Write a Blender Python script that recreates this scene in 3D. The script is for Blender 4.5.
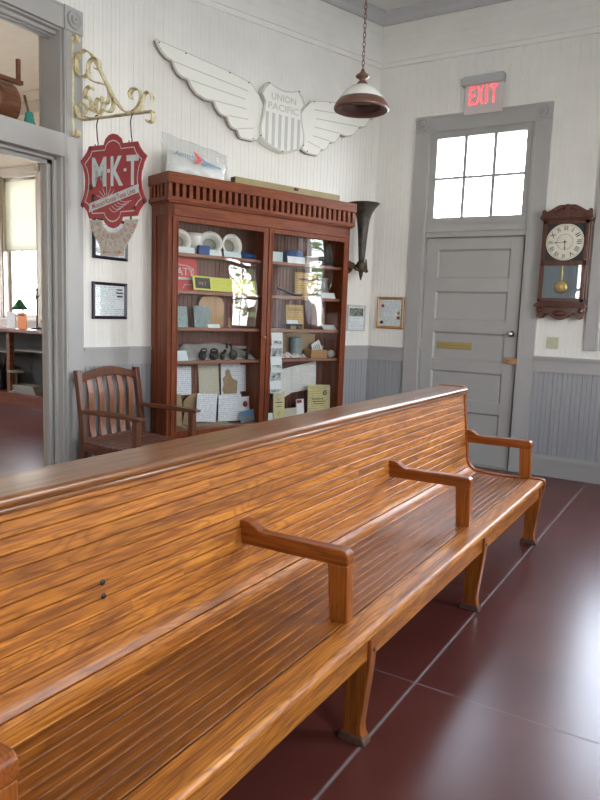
import bpy, math, random
from math import sin, cos, pi, radians
from mathutils import Vector, Matrix
random.seed(7)
SC = bpy.context.scene
COL = SC.collection
for ob in list(bpy.data.objects):
    bpy.data.objects.remove(ob)

# ------------------------------------------------------------------ materials
def mat(name, col, rough=.5, metal=0., spec=.5, coat=0., coat_rough=.1, emis=None, est=1.):
    m = bpy.data.materials.new(name); m.use_nodes = True
    b = m.node_tree.nodes['Principled BSDF']
    b.inputs['Base Color'].default_value = (*col, 1)
    b.inputs['Roughness'].default_value = rough
    b.inputs['Metallic'].default_value = metal
    b.inputs['Specular IOR Level'].default_value = spec
    b.inputs['Coat Weight'].default_value = coat
    b.inputs['Coat Roughness'].default_value = coat_rough
    if emis:
        b.inputs['Emission Color'].default_value = (*emis, 1); b.inputs['Emission Strength'].default_value = est
    return m
def nd(m, t, **k):
    n = m.node_tree.nodes.new(t)
    for a, v in k.items(): setattr(n, a, v)
    return n
def lk(m, a, b): m.node_tree.links.new(a, b)
def bs(m): return m.node_tree.nodes['Principled BSDF']
def mixc(m, fac, a, b, blend='MIX'):
    n = nd(m, 'ShaderNodeMix', data_type='RGBA', blend_type=blend)
    for idx, v in ((0, fac), (6, a), (7, b)):
        if isinstance(v, (int, float)): n.inputs[idx].default_value = v
        elif isinstance(v, tuple): n.inputs[idx].default_value = (*v, 1)
        else: lk(m, v, n.inputs[idx])
    return n.outputs[2]
def mth(m, op, a, b=None, c=None):
    n = nd(m, 'ShaderNodeMath', operation=op)
    for i, v in enumerate((a, b, c)):
        if v is None: continue
        if isinstance(v, (int, float)): n.inputs[i].default_value = v
        else: lk(m, v, n.inputs[i])
    return n.outputs[0]
def coords(m, scale=(1, 1, 1), attr=False):
    tc = nd(m, 'ShaderNodeTexCoord'); mp = nd(m, 'ShaderNodeMapping')
    mp.inputs['Scale'].default_value = scale
    src = tc.outputs['Object']
    if attr:
        at = nd(m, 'ShaderNodeAttribute', attribute_name='board')
        cb = nd(m, 'ShaderNodeCombineXYZ')
        lk(m, mth(m, 'MULTIPLY', at.outputs['Fac'], 7.3), cb.inputs[0]); lk(m, mth(m, 'MULTIPLY', at.outputs['Fac'], 13.1), cb.inputs[1]); lk(m, mth(m, 'MULTIPLY', at.outputs['Fac'], 3.7), cb.inputs[2])
        ad = nd(m, 'ShaderNodeVectorMath', operation='ADD'); lk(m, src, ad.inputs[0]); lk(m, cb.outputs[0], ad.inputs[1]); src = ad.outputs[0]
    lk(m, src, mp.inputs[0])
    return mp.outputs[0]
def noise(m, vec, scale, detail=4, rough=.55, dist=0.):
    n = nd(m, 'ShaderNodeTexNoise'); n.inputs['Scale'].default_value = scale; n.inputs['Detail'].default_value = detail
    n.inputs['Roughness'].default_value = rough; n.inputs['Distortion'].default_value = dist; lk(m, vec, n.inputs['Vector'])
    return n.outputs['Fac']
def ramp(m, fac, stops):
    r = nd(m, 'ShaderNodeValToRGB'); lk(m, fac, r.inputs[0])
    el = r.color_ramp.elements
    while len(el) < len(stops): el.new(.5)
    for e, (p, c) in zip(el, stops):
        e.position = p; e.color = (*c, 1) if isinstance(c, tuple) else (c, c, c, 1)
    return r.outputs[0]
def bump(m, h, strength=.2, dist=.002):
    b = nd(m, 'ShaderNodeBump'); b.inputs['Strength'].default_value = strength; b.inputs['Distance'].default_value = dist
    lk(m, h, b.inputs['Height']); lk(m, b.outputs[0], bs(m).inputs['Normal'])
def wood(name, dark, mid, light, axis=1, rough=.35, coat=.4, grain=1., cath=.5, attr=False, spec=.5, coat_rough=.15, fig=1.):
    """streaky wood, the grain running along local axis 0, 1 or 2"""
    m = mat(name, mid, rough, coat=coat, spec=spec, coat_rough=coat_rough)
    s = [22., 22., 22.]; s[axis] = 1.1
    v = coords(m, tuple(s), attr)
    fine = [150., 150., 150.]; fine[axis] = 6.
    v2 = coords(m, tuple(fine), attr)
    n1 = noise(m, v, grain, 4, .6, 1.2)
    n2 = noise(m, v2, 1., 3, .6)
    s3 = [9., 9., 9.]; s3[axis] = 1.3
    v3 = coords(m, tuple(s3), attr)
    w = noise(m, v3, .8, 2, .5, .4)
    rings = mth(m, 'PINGPONG', mth(m, 'MULTIPLY', w, 16. * fig), 1.)
    base = ramp(m, n1, [(.25, dark), (.5, mid), (.75, light)])
    c = mixc(m, mth(m, 'MULTIPLY', mth(m, 'POWER', rings, 3.), cath), base, dark)
    c = mixc(m, ramp(m, n2, [(.46, 0.), (.62, .8)]), c, dark)
    if attr:
        at = nd(m, 'ShaderNodeAttribute', attribute_name='board')
        wn = nd(m, 'ShaderNodeTexWhiteNoise', noise_dimensions='1D'); lk(m, at.outputs['Fac'], wn.inputs['W'])
        c = mixc(m, 1., c, ramp(m, wn.outputs['Value'], [(0., (.82, .79, .76)), (1., (1.15, 1.13, 1.1))]), 'MULTIPLY')
    lk(m, c, bs(m).inputs['Base Color'])
    lk(m, ramp(m, n1, [(.2, rough * 1.25), (.8, rough * .8)]), bs(m).inputs['Roughness'])
    return m
def painted(name, col, rough=.45, var=.06):
    m = mat(name, col, rough)
    v = coords(m)
    n = noise(m, v, 3.2, 5, .6)
    lo = tuple(c * (1 - var) for c in col); hi = tuple(min(1, c * (1 + var * .6)) for c in col)
    lk(m, ramp(m, n, [(.3, lo), (.7, hi)]), bs(m).inputs['Base Color'])
    return m
def speck(name, cols, scale=30., rough=.6, metal=0., bmp=.1, coat=0.):
    m = mat(name, cols[0], rough, metal, coat=coat)
    n = noise(m, coords(m), scale, 4, .65)
    k = len(cols)
    lk(m, ramp(m, n, [(.3 + .4 * i / max(1, k - 1), c) for i, c in enumerate(cols)]), bs(m).inputs['Base Color'])
    if bmp: bump(m, n, bmp, .004)
    return m
def printed(name, paper, ink, pitch=.011, amount=.7, top=9., rough=.6, word=95.):
    """a sheet with rows of small unreadable print"""
    m = mat(name, paper, rough)
    tc = nd(m, 'ShaderNodeTexCoord'); sp = nd(m, 'ShaderNodeSeparateXYZ'); lk(m, tc.outputs['Object'], sp.inputs[0])
    row = mth(m, 'DIVIDE', sp.outputs[2], pitch)
    inrow = mth(m, 'GREATER_THAN', mth(m, 'FRACT', row), .55)
    cb = nd(m, 'ShaderNodeCombineXYZ'); lk(m, mth(m, 'MULTIPLY', sp.outputs[0], word), cb.inputs[0]); lk(m, mth(m, 'MULTIPLY', mth(m, 'FLOOR', row), 3.7), cb.inputs[1])
    w = mth(m, 'GREATER_THAN', noise(m, cb.outputs[0], 1., 2), .47)
    cb2 = nd(m, 'ShaderNodeCombineXYZ'); lk(m, mth(m, 'MULTIPLY', sp.outputs[0], 6.), cb2.inputs[0]); lk(m, mth(m, 'MULTIPLY', mth(m, 'FLOOR', mth(m, 'DIVIDE', row, 4.)), 5.1), cb2.inputs[1])
    w2 = mth(m, 'GREATER_THAN', noise(m, cb2.outputs[0], 1., 1), .40)
    f = mth(m, 'MULTIPLY', mth(m, 'MULTIPLY', inrow, mth(m, 'MULTIPLY', w, w2)), amount)
    lk(m, mixc(m, f, paper, ink), bs(m).inputs['Base Color'])
    return m
def picture(name, cols, scale=18.):
    m = mat(name, cols[0], .5)
    n = noise(m, coords(m), scale, 5, .7, .6)
    k = len(cols)
    lk(m, ramp(m, n, [(.38 + .26 * i / (k - 1), c) for i, c in enumerate(cols)]), bs(m).inputs['Base Color'])
    return m
def glass_thin(name, tint=(.97, .98, .98), wav=0., refl=1., k=1.):
    m = bpy.data.materials.new(name); m.use_nodes = True
    nt = m.node_tree; nt.nodes.clear()
    out = nd(m, 'ShaderNodeOutputMaterial'); tr = nd(m, 'ShaderNodeBsdfTransparent'); gl = nd(m, 'ShaderNodeBsdfGlossy')
    tr.inputs[0].default_value = (*tint, 1); gl.inputs['Roughness'].default_value = .01; gl.inputs['Color'].default_value = (refl, refl, refl, 1)
    ge = nd(m, 'ShaderNodeNewGeometry'); dt = nd(m, 'ShaderNodeVectorMath', operation='DOT_PRODUCT'); lk(m, ge.outputs['Incoming'], dt.inputs[0]); lk(m, ge.outputs['True Normal'], dt.inputs[1])
    cs = mth(m, 'SUBTRACT', 1., mth(m, 'ABSOLUTE', dt.outputs['Value']))
    sch = mth(m, 'ADD', .04, mth(m, 'MULTIPLY', mth(m, 'POWER', cs, 5.), .9))
    if k != 1: sch = mth(m, 'MULTIPLY', sch, k)
    mx = nd(m, 'ShaderNodeMixShader'); lk(m, sch, mx.inputs[0]); lk(m, tr.outputs[0], mx.inputs[1]); lk(m, gl.outputs[0], mx.inputs[2]); lk(m, mx.outputs[0], out.inputs[0])
    if wav:
        b = nd(m, 'ShaderNodeBump'); b.inputs['Strength'].default_value = 1.; b.inputs['Distance'].default_value = wav
        lk(m, noise(m, coords(m, (1.6, 1.6, .9)), 1.6, 1, .4), b.inputs['Height'])
        lk(m, b.outputs[0], gl.inputs['Normal'])
    return m

M = {}
M['white'] = painted('white_wall_paint', (.81, .795, .745), .5, .05)
M['trimwhite'] = painted('white_trim_paint', (.83, .815, .77), .45, .04)
M['grey'] = painted('grey_trim_paint', (.405, .395, .38), .4, .05)
M['grey_w'] = painted('grey_wainscot_paint', (.355, .36, .37), .45, .05)
M['ceil'] = painted('ceiling_paint', (.70, .70, .67), .6, .05)
M['crown'] = painted('crown_paint', (.50, .50, .50), .5, .05)
M['tanpaint'] = painted('tan_room_paint', (.66, .59, .49), .5, .05)
M['tantrim'] = painted('tan_room_trim_paint', (.50, .44, .37), .45, .05)
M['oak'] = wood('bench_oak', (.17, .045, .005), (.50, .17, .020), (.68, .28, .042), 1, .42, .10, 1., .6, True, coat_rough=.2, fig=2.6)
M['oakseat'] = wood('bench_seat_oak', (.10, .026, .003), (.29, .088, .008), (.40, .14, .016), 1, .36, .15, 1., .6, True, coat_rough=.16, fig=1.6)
M['oakcap'] = wood('bench_cap_oak', (.13, .047, .014), (.25, .093, .027), (.33, .13, .04), 1, .33, .4, 1., .4, coat_rough=.2)
M['oakarm'] = wood('bench_arm_oak', (.13, .028, .004), (.28, .072, .009), (.36, .10, .013), 0, .34, .18, 1., .25)
M['oakleg'] = wood('bench_leg_oak', (.15, .036, .005), (.32, .09, .011), (.40, .12, .016), 2, .36, .18, 1., .4)
M['cab'] = wood('cabinet_red_wood', (.10, .019, .004), (.21, .043, .008), (.28, .066, .013), 2, .45, .06, 1., .2, spec=.3)
M['cabx'] = wood('cabinet_red_wood_rail', (.11, .021, .004), (.225, .047, .009), (.29, .070, .014), 0, .45, .06, 1., .2, spec=.3)
M['cabin'] = wood('cabinet_inner_wood', (.11, .032, .018), (.17, .055, .03), (.22, .075, .042), 2, .5, .1, 1., .2)
M['shelf'] = wood('cabinet_shelf_wood', (.23, .085, .045), (.33, .13, .07), (.40, .17, .09), 0, .45, .2, 1., .15)
M['chair'] = wood('chair_brown_wood', (.08, .023, .009), (.155, .048, .018), (.22, .073, .028), 2, .42, .12, 1., .2)
M['chairslat'] = wood('chair_slat_wood', (.16, .05, .016), (.28, .095, .032), (.37, .135, .05), 2, .42, .12, 1., .2)
M['chairx'] = wood('chair_arm_wood', (.08, .023, .009), (.155, .048, .018), (.22, .073, .028), 0, .42, .12, 1., .2)
M['clock'] = wood('clock_walnut', (.05, .012, .005), (.115, .028, .010), (.16, .042, .015), 2, .45, .1, 1., .3)
M['gold'] = mat('brass', (.62, .43, .12), .32, 1.)
M['goldfr'] = wood('gilt_oak_frame', (.30, .15, .05), (.46, .25, .09), (.56, .33, .13), 2, .35, .3, 1., .2)
M['dull_brass'] = mat('dull_brass', (.42, .33, .13), .4, .7)
M['copper'] = speck('copper_lock', [(.40, .21, .09), (.52, .30, .14)], 40, .4, .5)
M['steel'] = mat('steel', (.6, .6, .6), .25, 1.)
M['black'] = mat('black_frame', (.012, .010, .02), .3)
M['dark'] = mat('dark_metal', (.022, .02, .018), .45, .4)
M['rust'] = speck('rust', [(.06, .03, .02), (.14, .06, .03)], 30, .8)
M['bronze'] = speck('aged_bronze_horn', [(.035, .032, .026), (.075, .068, .055), (.12, .10, .075)], 24, .5, .45)
M['lampmetal'] = mat('lamp_brown_metal', (.17, .085, .065), .35, .3)
M['opal'] = mat('opal_glass', (.86, .85, .78), .25, coat=.3)
M['iron'] = speck('chipped_cream_iron', [(.25, .13, .06), (.58, .47, .24), (.70, .63, .42), (.72, .68, .52)], 22, .6)
M['signred'] = speck('enamel_red', [(.31, .03, .04), (.38, .04, .05)], 12, .3, coat=.4)
M['signedge'] = mat('enamel_dark_edge', (.10, .02, .02), .5)
M['signwhite'] = speck('enamel_pale', [(.50, .55, .55), (.60, .64, .62)], 20, .4, bmp=0)
M['plaque'] = speck('plaque_dirty_white', [(.40, .37, .31), (.60, .57, .50)], 20, .6)
M['plaquered'] = mat('plaque_faded_red', (.50, .20, .17), .6)
M['wing'] = painted('wing_cream_paint', (.86, .85, .78), .45, .04)
M['wingline'] = mat('wing_grey_line', (.55, .56, .53), .5)
M['wingedge'] = speck('wing_weathered_edge', [(.22, .18, .15), (.42, .38, .33)], 30, .7)
M['wingpale'] = mat('wing_pale_grey_paint', (.56, .57, .55), .5)
M['dial'] = speck('clock_dial', [(.68, .65, .52), (.78, .75, .64)], 8, .4, bmp=0)
M['ink'] = mat('black_ink', (.03, .03, .03), .6)
M['paper'] = mat('white_paper', (.78, .80, .80), .6)
M['letter'] = printed('typed_letter', (.84, .87, .90), (.15, .15, .17), .0165, .4)
M['notice'] = printed('typed_notice', (.82, .85, .86), (.08, .09, .10), .015, .45)
M['old'] = printed('old_document', (.62, .58, .45), (.28, .24, .18), .014, .35)
M['news'] = printed('newspaper_print', (.84, .84, .80), (.35, .35, .35), .012, .4, word=110.)
M['kraft'] = speck('brown_torn_paper', [(.35, .24, .13), (.46, .33, .19)], 14, .8)
M['yellow'] = printed('yellow_booklet', (.66, .57, .27), (.15, .13, .07), .02, .6)
M['yellowplain'] = mat('yellow_cover', (.67, .58, .29), .6)
M['poster'] = printed('tan_poster', (.62, .40, .12), (.18, .10, .03), .022, .5)
M['lime'] = printed('yellow_green_strip', (.66, .67, .12), (.35, .36, .08), .02, .4)
M['bowl'] = mat('ironstone_bowl', (.74, .71, .66), .2, coat=.5)
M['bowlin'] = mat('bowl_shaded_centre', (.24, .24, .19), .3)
M['cardw'] = mat('white_card', (.66, .76, .78), .6)
M['blue'] = mat('blue_cloth', (.02, .07, .24), .8)
M['cardred'] = mat('bright_red_card', (.62, .05, .055), .5)
M['bluecard'] = mat('blue_card', (.10, .22, .42), .6)
M['canvas'] = speck('grey_canvas', [(.36, .34, .31), (.46, .44, .40)], 16, .9)
M['pewter'] = mat('pewter', (.22, .22, .20), .4, .6)
M['pic_col'] = picture('colour_photo', [(.05, .10, .16), (.25, .38, .40), (.12, .09, .07), (.55, .55, .5)], 60)
M['pic_lake'] = picture('green_photo', [(.10, .20, .18), (.35, .50, .52), (.10, .08, .06), (.6, .65, .6)], 55)
M['pic_bw'] = picture('grey_photo', [(.04, .04, .04), (.45, .48, .46), (.75, .78, .75)], 26)
M['pic_land'] = picture('landscape_photo', [(.06, .07, .05), (.20, .21, .15), (.5, .52, .5)], 30)
M['plastic'] = glass_thin('clear_plastic', (.93, .94, .94), refl=.55)
M['bagwhite'] = mat('white_plastic_bag', (.84, .85, .82), .35, coat=.3)
M['bagtext'] = mat('bag_blue_grey_print', (.22, .33, .45), .5)
M['bagred'] = mat('bag_red_print', (.75, .12, .12), .5)
M['plank'] = speck('olive_gold_board', [(.26, .20, .08), (.36, .29, .13)], 8, .5)
M['glass'] = glass_thin('window_glass')
M['cabglass'] = glass_thin('old_wavy_glass', (.98, .985, .98), .006)
M['clockglass'] = glass_thin('clock_glass')
M['frameglass'] = glass_thin('low_glare_glass', k=.25)
M['exitgrey'] = mat('exit_grey_housing', (.45, .46, .46), .5)
M['exitpanel'] = mat('exit_edge_panel', (.66, .58, .56), .3)
M['exitred'] = mat('exit_red_glow', (.8, .05, .05), .4, emis=(1., .05, .07), est=1.15)
M['switch'] = mat('ivory_switch_plate', (.50, .51, .34), .45)
M['green'] = mat('green_glass_shade', (.02, .16, .06), .2, coat=.5)
M['orange'] = mat('orange_card', (.85, .26, .03), .6)
M['blind'] = mat('cream_roller_blind', (.74, .74, .66), .8)
bs(M['blind']).inputs['Transmission Weight'].default_value = 0.
def translucent(m, col, f):
    tl = nd(m, 'ShaderNodeBsdfTranslucent'); tl.inputs[0].default_value = (*col, 1); mx = nd(m, 'ShaderNodeMixShader'); mx.inputs[0].default_value = f
    out = [n for n in m.node_tree.nodes if n.type == 'OUTPUT_MATERIAL'][0]; lk(m, bs(m).outputs[0], mx.inputs[1]); lk(m, tl.outputs[0], mx.inputs[2]); lk(m, mx.outputs[0], out.inputs[0])
translucent(M['blind'], (.62, .61, .53), .35)
M['blinddark'] = mat('grey_green_blind', (.30, .33, .28), .8)
M['tealglass'] = mat('teal_glass', (.05, .38, .34), .15, coat=.6)
M['brownwood'] = wood('brown_rough_wood', (.10, .035, .015), (.24, .09, .04), (.36, .15, .07), 1, .5, .1, 1., .2)
M['counter'] = wood('counter_red_wood', (.12, .03, .012), (.22, .06, .025), (.30, .09, .04), 0, .4, .2, 1., .2)
M['darkgrey'] = mat('counter_dark_panel', (.10, .10, .095), .7)
M['pendback'] = mat('clock_grey_back', (.13, .16, .19), .5)
M['leather'] = mat('black_leather', (.015, .015, .015), .5)
M['shelfgrey'] = mat('pale_counter_shelf', (.32, .31, .28), .6)
M['bark'] = speck('bark', [(.07, .05, .035), (.14, .10, .07)], 10, .9)
M['leaf'] = speck('leaves', [(.06, .13, .03), (.14, .24, .06)], 3, .6, bmp=0)
M['gravel'] = speck('pale_gravel', [(.35, .33, .29), (.46, .44, .40)], 6, .9)

# floor: stained concrete with sawn joints
def floor_mat():
    m = mat('red_brown_stained_concrete', (.06, .015, .011), .2, spec=.38, coat=.0)
    tc = nd(m, 'ShaderNodeTexCoord'); sp = nd(m, 'ShaderNodeSeparateXYZ'); lk(m, tc.outputs['Object'], sp.inputs[0])
    v = tc.outputs['Object']
    n1 = noise(m, v, 1.7, 3, .5); n2 = noise(m, v, 7., 3, .5); n3 = noise(m, v, 60., 3, .6)
    base = ramp(m, n1, [(.2, (.060, .012, .009)), (.8, (.115, .030, .021))])
    # joints along Y every 1.27 m (one of them dusty) and along X every 1.01 m
    dx = mth(m, 'ABSOLUTE', mth(m, 'SUBTRACT', mth(m, 'MULTIPLY', mth(m, 'FRACT', mth(m, 'DIVIDE', mth(m, 'ADD', sp.outputs[0], .868 + 20.32 - .635), 1.27)), 1.27), .635))
    dy = mth(m, 'ABSOLUTE', mth(m, 'SUBTRACT', mth(m, 'MULTIPLY', mth(m, 'FRACT', mth(m, 'DIVIDE', mth(m, 'ADD', sp.outputs[1], -3.365 + 20.2 + .505 + 1.01 - 1.01 * 1), 1.01)), 1.01), .505))
    dx0 = mth(m, 'ABSOLUTE', mth(m, 'ADD', sp.outputs[0], .868))
    wob = mth(m, 'MULTIPLY', n2, .004)
    jy = mth(m, 'LESS_THAN', dy, .0028); jx = mth(m, 'LESS_THAN', dx, .0028)
    j = mth(m, 'MAXIMUM', jx, jy)
    base = mixc(m, mth(m, 'MULTIPLY', j, .6), base, (.20, .15, .13))
    dusty = ramp(m, mth(m, 'ADD', dx0, wob), [(.004, .6), (.011, 0.)])
    base = mixc(m, mth(m, 'MULTIPLY', dusty, ramp(m, n2, [(.3, .35), (.6, 1.)])), base, (.30, .25, .23))
    lk(m, base, bs(m).inputs['Base Color'])
    rg = (.275, .275, .275)
    lk(m, mixc(m, j, rg, (.6, .6, .6)), bs(m).inputs['Roughness'])
    return m
M['floor'] = floor_mat()

# ------------------------------------------------------------------ mesh builder
class MB:
    def __init__(s): s.v = []; s.f = []; s.sm = []; s.mi = []; s.b = []; s.cur = 0; s.bd = 0.
    def add(s, vs, fs, smooth=False):
        o = len(s.v); s.v += [tuple(p) for p in vs]
        for f in fs:
            s.f.append([o + i for i in f]); s.sm.append(smooth); s.mi.append(s.cur); s.b.append(s.bd)
        return s
    def box(s, x0, x1, y0, y1, z0, z1):
        if x0 > x1: x0, x1 = x1, x0
        if y0 > y1: y0, y1 = y1, y0
        if z0 > z1: z0, z1 = z1, z0
        return s.add([(x0, y0, z0), (x1, y0, z0), (x1, y1, z0), (x0, y1, z0), (x0, y0, z1), (x1, y0, z1), (x1, y1, z1), (x0, y1, z1)],
                     [(0, 3, 2, 1), (4, 5, 6, 7), (0, 1, 5, 4), (1, 2, 6, 5), (2, 3, 7, 6), (3, 0, 4, 7)])
    def prism(s, pts, a0, a1, plane='xz', smooth=False):
        """polygon extruded; plane xz -> along y, xy -> along z, yz -> along x"""
        n = len(pts)
        def P(p, a):
            return (p[0], a, p[1]) if plane == 'xz' else ((p[0], p[1], a) if plane == 'xy' else (a, p[0], p[1]))
        vs = [P(p, a0) for p in pts] + [P(p, a1) for p in pts]
        area = sum(pts[i][0] * pts[(i + 1) % n][1] - pts[(i + 1) % n][0] * pts[i][1] for i in range(n))
        flip = (area > 0) ^ (a1 > a0)
        if plane == 'xz': flip = not flip
        c0 = list(range(n)); c1 = list(range(n, 2 * n))
        fs = [c0[::-1], c1]; side = [(i, (i + 1) % n, n + (i + 1) % n, n + i) for i in range(n)]
        if flip:
            fs = [f[::-1] for f in fs]; side = [f[::-1] for f in side]
        s.add(vs, fs); o = len(s.v) - 2 * n
        for f in side:
            s.f.append([o + i for i in f]); s.sm.append(smooth); s.mi.append(s.cur); s.b.append(s.bd)
        return s
    def lathe(s, prof, n=24, c=(0, 0, 0), axis='z', smooth=True, sc=(1, 1)):
        vs = []; m = len(prof)
        for i in range(n):
            a = 2 * pi * i / n
            for r, h in prof:
                x, y = r * cos(a) * sc[0], r * sin(a) * sc[1]
                p = (x, y, h) if axis == 'z' else ((x, h, y) if axis == 'y' else (h, x, y))
                vs.append((p[0] + c[0], p[1] + c[1], p[2] + c[2]))
        fs = [(i * m + j, ((i + 1) % n) * m + j, ((i + 1) % n) * m + j + 1, i * m + j + 1) for i in range(n) for j in range(m - 1)]
        if axis == 'y': fs = [f[::-1] for f in fs]
        return s.add(vs, fs, smooth)
    def tube(s, path, r, n=8, closed=False, sc=None):
        P = [Vector(p) for p in path]; k = len(P); vs = []; up = None
        for i, p in enumerate(P):
            if closed: t = P[(i + 1) % k] - P[i - 1]
            else: t = P[min(i + 1, k - 1)] - P[max(i - 1, 0)]
            t.normalize()
            if up is None:
                up = Vector((0, 0, 1)) if abs(t.z) < .9 else Vector((0, 1, 0))
            u = t.cross(up); 
            if u.length < 1e-5: u = t.orthogonal()
            u.normalize(); w = u.cross(t); w.normalize(); up = w
            rr = r[i] if isinstance(r, (list, tuple)) else r
            for j in range(n):
                a = 2 * pi * j / n
                vs.append(p + u * cos(a) * rr * (sc[0] if sc else 1) + w * sin(a) * rr * (sc[1] if sc else 1))
        fs = []
        for i in range(k if closed else k - 1):
            for j in range(n):
                a, b = i * n + j, i * n + (j + 1) % n
                c2, d = ((i + 1) % k) * n + (j + 1) % n, ((i + 1) % k) * n + j
                fs.append((a, b, c2, d))
        if not closed: fs += [tuple(range(n))[::-1], tuple((k - 1) * n + j for j in range(n))]
        return s.add(vs, fs, True)
    def ribbon(s, pts, wy, th, y=0.):
        """a flat iron bar bent in the xz plane, wy wide along y"""
        k = len(pts); vs = []
        for i, (x, z) in enumerate(pts):
            a, b = pts[max(i - 1, 0)], pts[min(i + 1, k - 1)]
            t = Vector((b[0] - a[0], b[1] - a[1])); t.normalize(); n = Vector((-t.y, t.x)) * th / 2
            vs += [(x + n.x, y - wy / 2, z + n.y), (x + n.x, y + wy / 2, z + n.y), (x - n.x, y + wy / 2, z - n.y), (x - n.x, y - wy / 2, z - n.y)]
        fs = [(4 * i + j, 4 * i + (j + 1) % 4, 4 * (i + 1) + (j + 1) % 4, 4 * (i + 1) + j) for i in range(k - 1) for j in range(4)]
        fs += [(3, 2, 1, 0), tuple(4 * (k - 1) + j for j in range(4))]
        return s.add(vs, fs, False)
    def sphere(s, c, r, n=12, m=8, sc=(1, 1, 1)):
        prof = [(max(1e-4, r * sin(pi * i / m)), -r * cos(pi * i / m)) for i in range(m + 1)]
        vs = []
        for i in range(n):
            a = 2 * pi * i / n
            for rr, h in prof: vs.append((c[0] + rr * cos(a) * sc[0], c[1] + rr * sin(a) * sc[1], c[2] + h * sc[2]))
        k = m + 1
        return s.add(vs, [(i * k + j, ((i + 1) % n) * k + j, ((i + 1) % n) * k + j + 1, i * k + j + 1) for i in range(n) for j in range(m)], True)
    def text(s, st, cx, cz, h, w=None, y=0., rot=0., bold=0., shear=0., yaw=0.):
        """flat lettering in the xz plane facing -y, centred on cx, cz, capital height h, total width w"""
        vs, fs = glyphs(st, bold)
        if not vs: return s
        x0 = min(v[0] for v in vs); x1 = max(v[0] for v in vs); z0 = 0.; z1 = .72
        sx = (w / (x1 - x0)) if w else h / .72
        out = []
        for x, z in vs:
            a = (x - (x0 + x1) / 2) * sx; b = (z - (z0 + z1) / 2) * h / .72; a += shear * b
            out.append((cx + a * cos(rot) - b * sin(rot), y, cz + a * sin(rot) + b * cos(rot)))
        return s.add(out, fs)
    def build(s, name, m, parent=None, loc=(0, 0, 0), rz=0., bevel=0., seg=2, subsurf=0, solid=0.):
        me = bpy.data.meshes.new(name); me.from_pydata(s.v, [], s.f)
        ms = m if isinstance(m, (list, tuple)) else [m]
        for q in ms: me.materials.append(M[q])
        me.polygons.foreach_set('use_smooth', s.sm); me.polygons.foreach_set('material_index', s.mi)
        if any(s.b):
            at = me.attributes.new('board', 'FLOAT', 'FACE'); at.data.foreach_set('value', s.b)
        me.update()
        o = bpy.data.objects.new(name, me); COL.objects.link(o)
        o.location = loc; o.rotation_euler = (0, 0, rz)
        if parent is not None: o.parent = parent
        if solid:
            q = o.modifiers.new('solid', 'SOLIDIFY'); q.thickness = solid; q.offset = 0
        if bevel:
            q = o.modifiers.new('bevel', 'BEVEL'); q.width = bevel; q.segments = seg; q.limit_method = 'ANGLE'; q.angle_limit = radians(40); q.harden_normals = False
        if subsurf:
            q = o.modifiers.new('sub', 'SUBSURF'); q.levels = subsurf; q.render_levels = subsurf
        return o
_gl = {}
def glyphs(st, bold):
    k = (st, bold)
    if k in _gl: return _gl[k]
    cu = bpy.data.curves.new('lettering', 'FONT'); cu.body = st; cu.size = 1.; cu.offset = bold; cu.resolution_u = 3
    ob = bpy.data.objects.new('lettering', cu); COL.objects.link(ob)
    bpy.context.view_layer.update()
    me = bpy.data.meshes.new_from_object(ob.evaluated_get(bpy.context.evaluated_depsgraph_get()))
    vs = [(v.co.x, v.co.y) for v in me.vertices]; fs = [tuple(p.vertices) for p in me.polygons]
    bpy.data.objects.remove(ob); bpy.data.meshes.remove(me); bpy.data.curves.remove(cu)
    _gl[k] = (vs, fs); return _gl[k]

def tag(o, label=None, cat=None, group=None, kind=None):
    if label: o['label'] = label
    if cat: o['category'] = cat
    if group: o['group'] = group
    if kind: o['kind'] = kind
    return o
def thing(name, label, cat, loc=(0, 0, 0), rz=0., group=None):
    o = bpy.data.objects.new(name, None); o.empty_display_size = .1; COL.objects.link(o)
    o.location = loc; o.rotation_euler = (0, 0, rz)
    return tag(o, label, cat, group)
def struct(o): o['kind'] = 'structure'; return o
def copy_tree(o, parent=None):
    c = o.copy(); COL.objects.link(c)
    if parent is not None: c.parent = parent
    for ch in [q for q in COL.objects if q.parent == o]: copy_tree(ch, c)
    return c

# ------------------------------------------------------------------ layout of the place (metres)
AD = Vector((.33006, .94396, 0)); NA = Vector((AD.y, -AD.x, 0))     # angled wall: direction to the corner, and out into the room
C0 = Vector((-3.080, 6.374, 0)); YB = 6.374; XC = -3.960; LA = 2.667; CEIL = 4.30; XR = 1.50; YN = -3.2
RZA = math.atan2(AD.y, AD.x); RZC = pi / 2
def LOCA(s, z=0., D=0.): 
    p = C0 - AD * s + NA * D; return (p.x, p.y, z)

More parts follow.
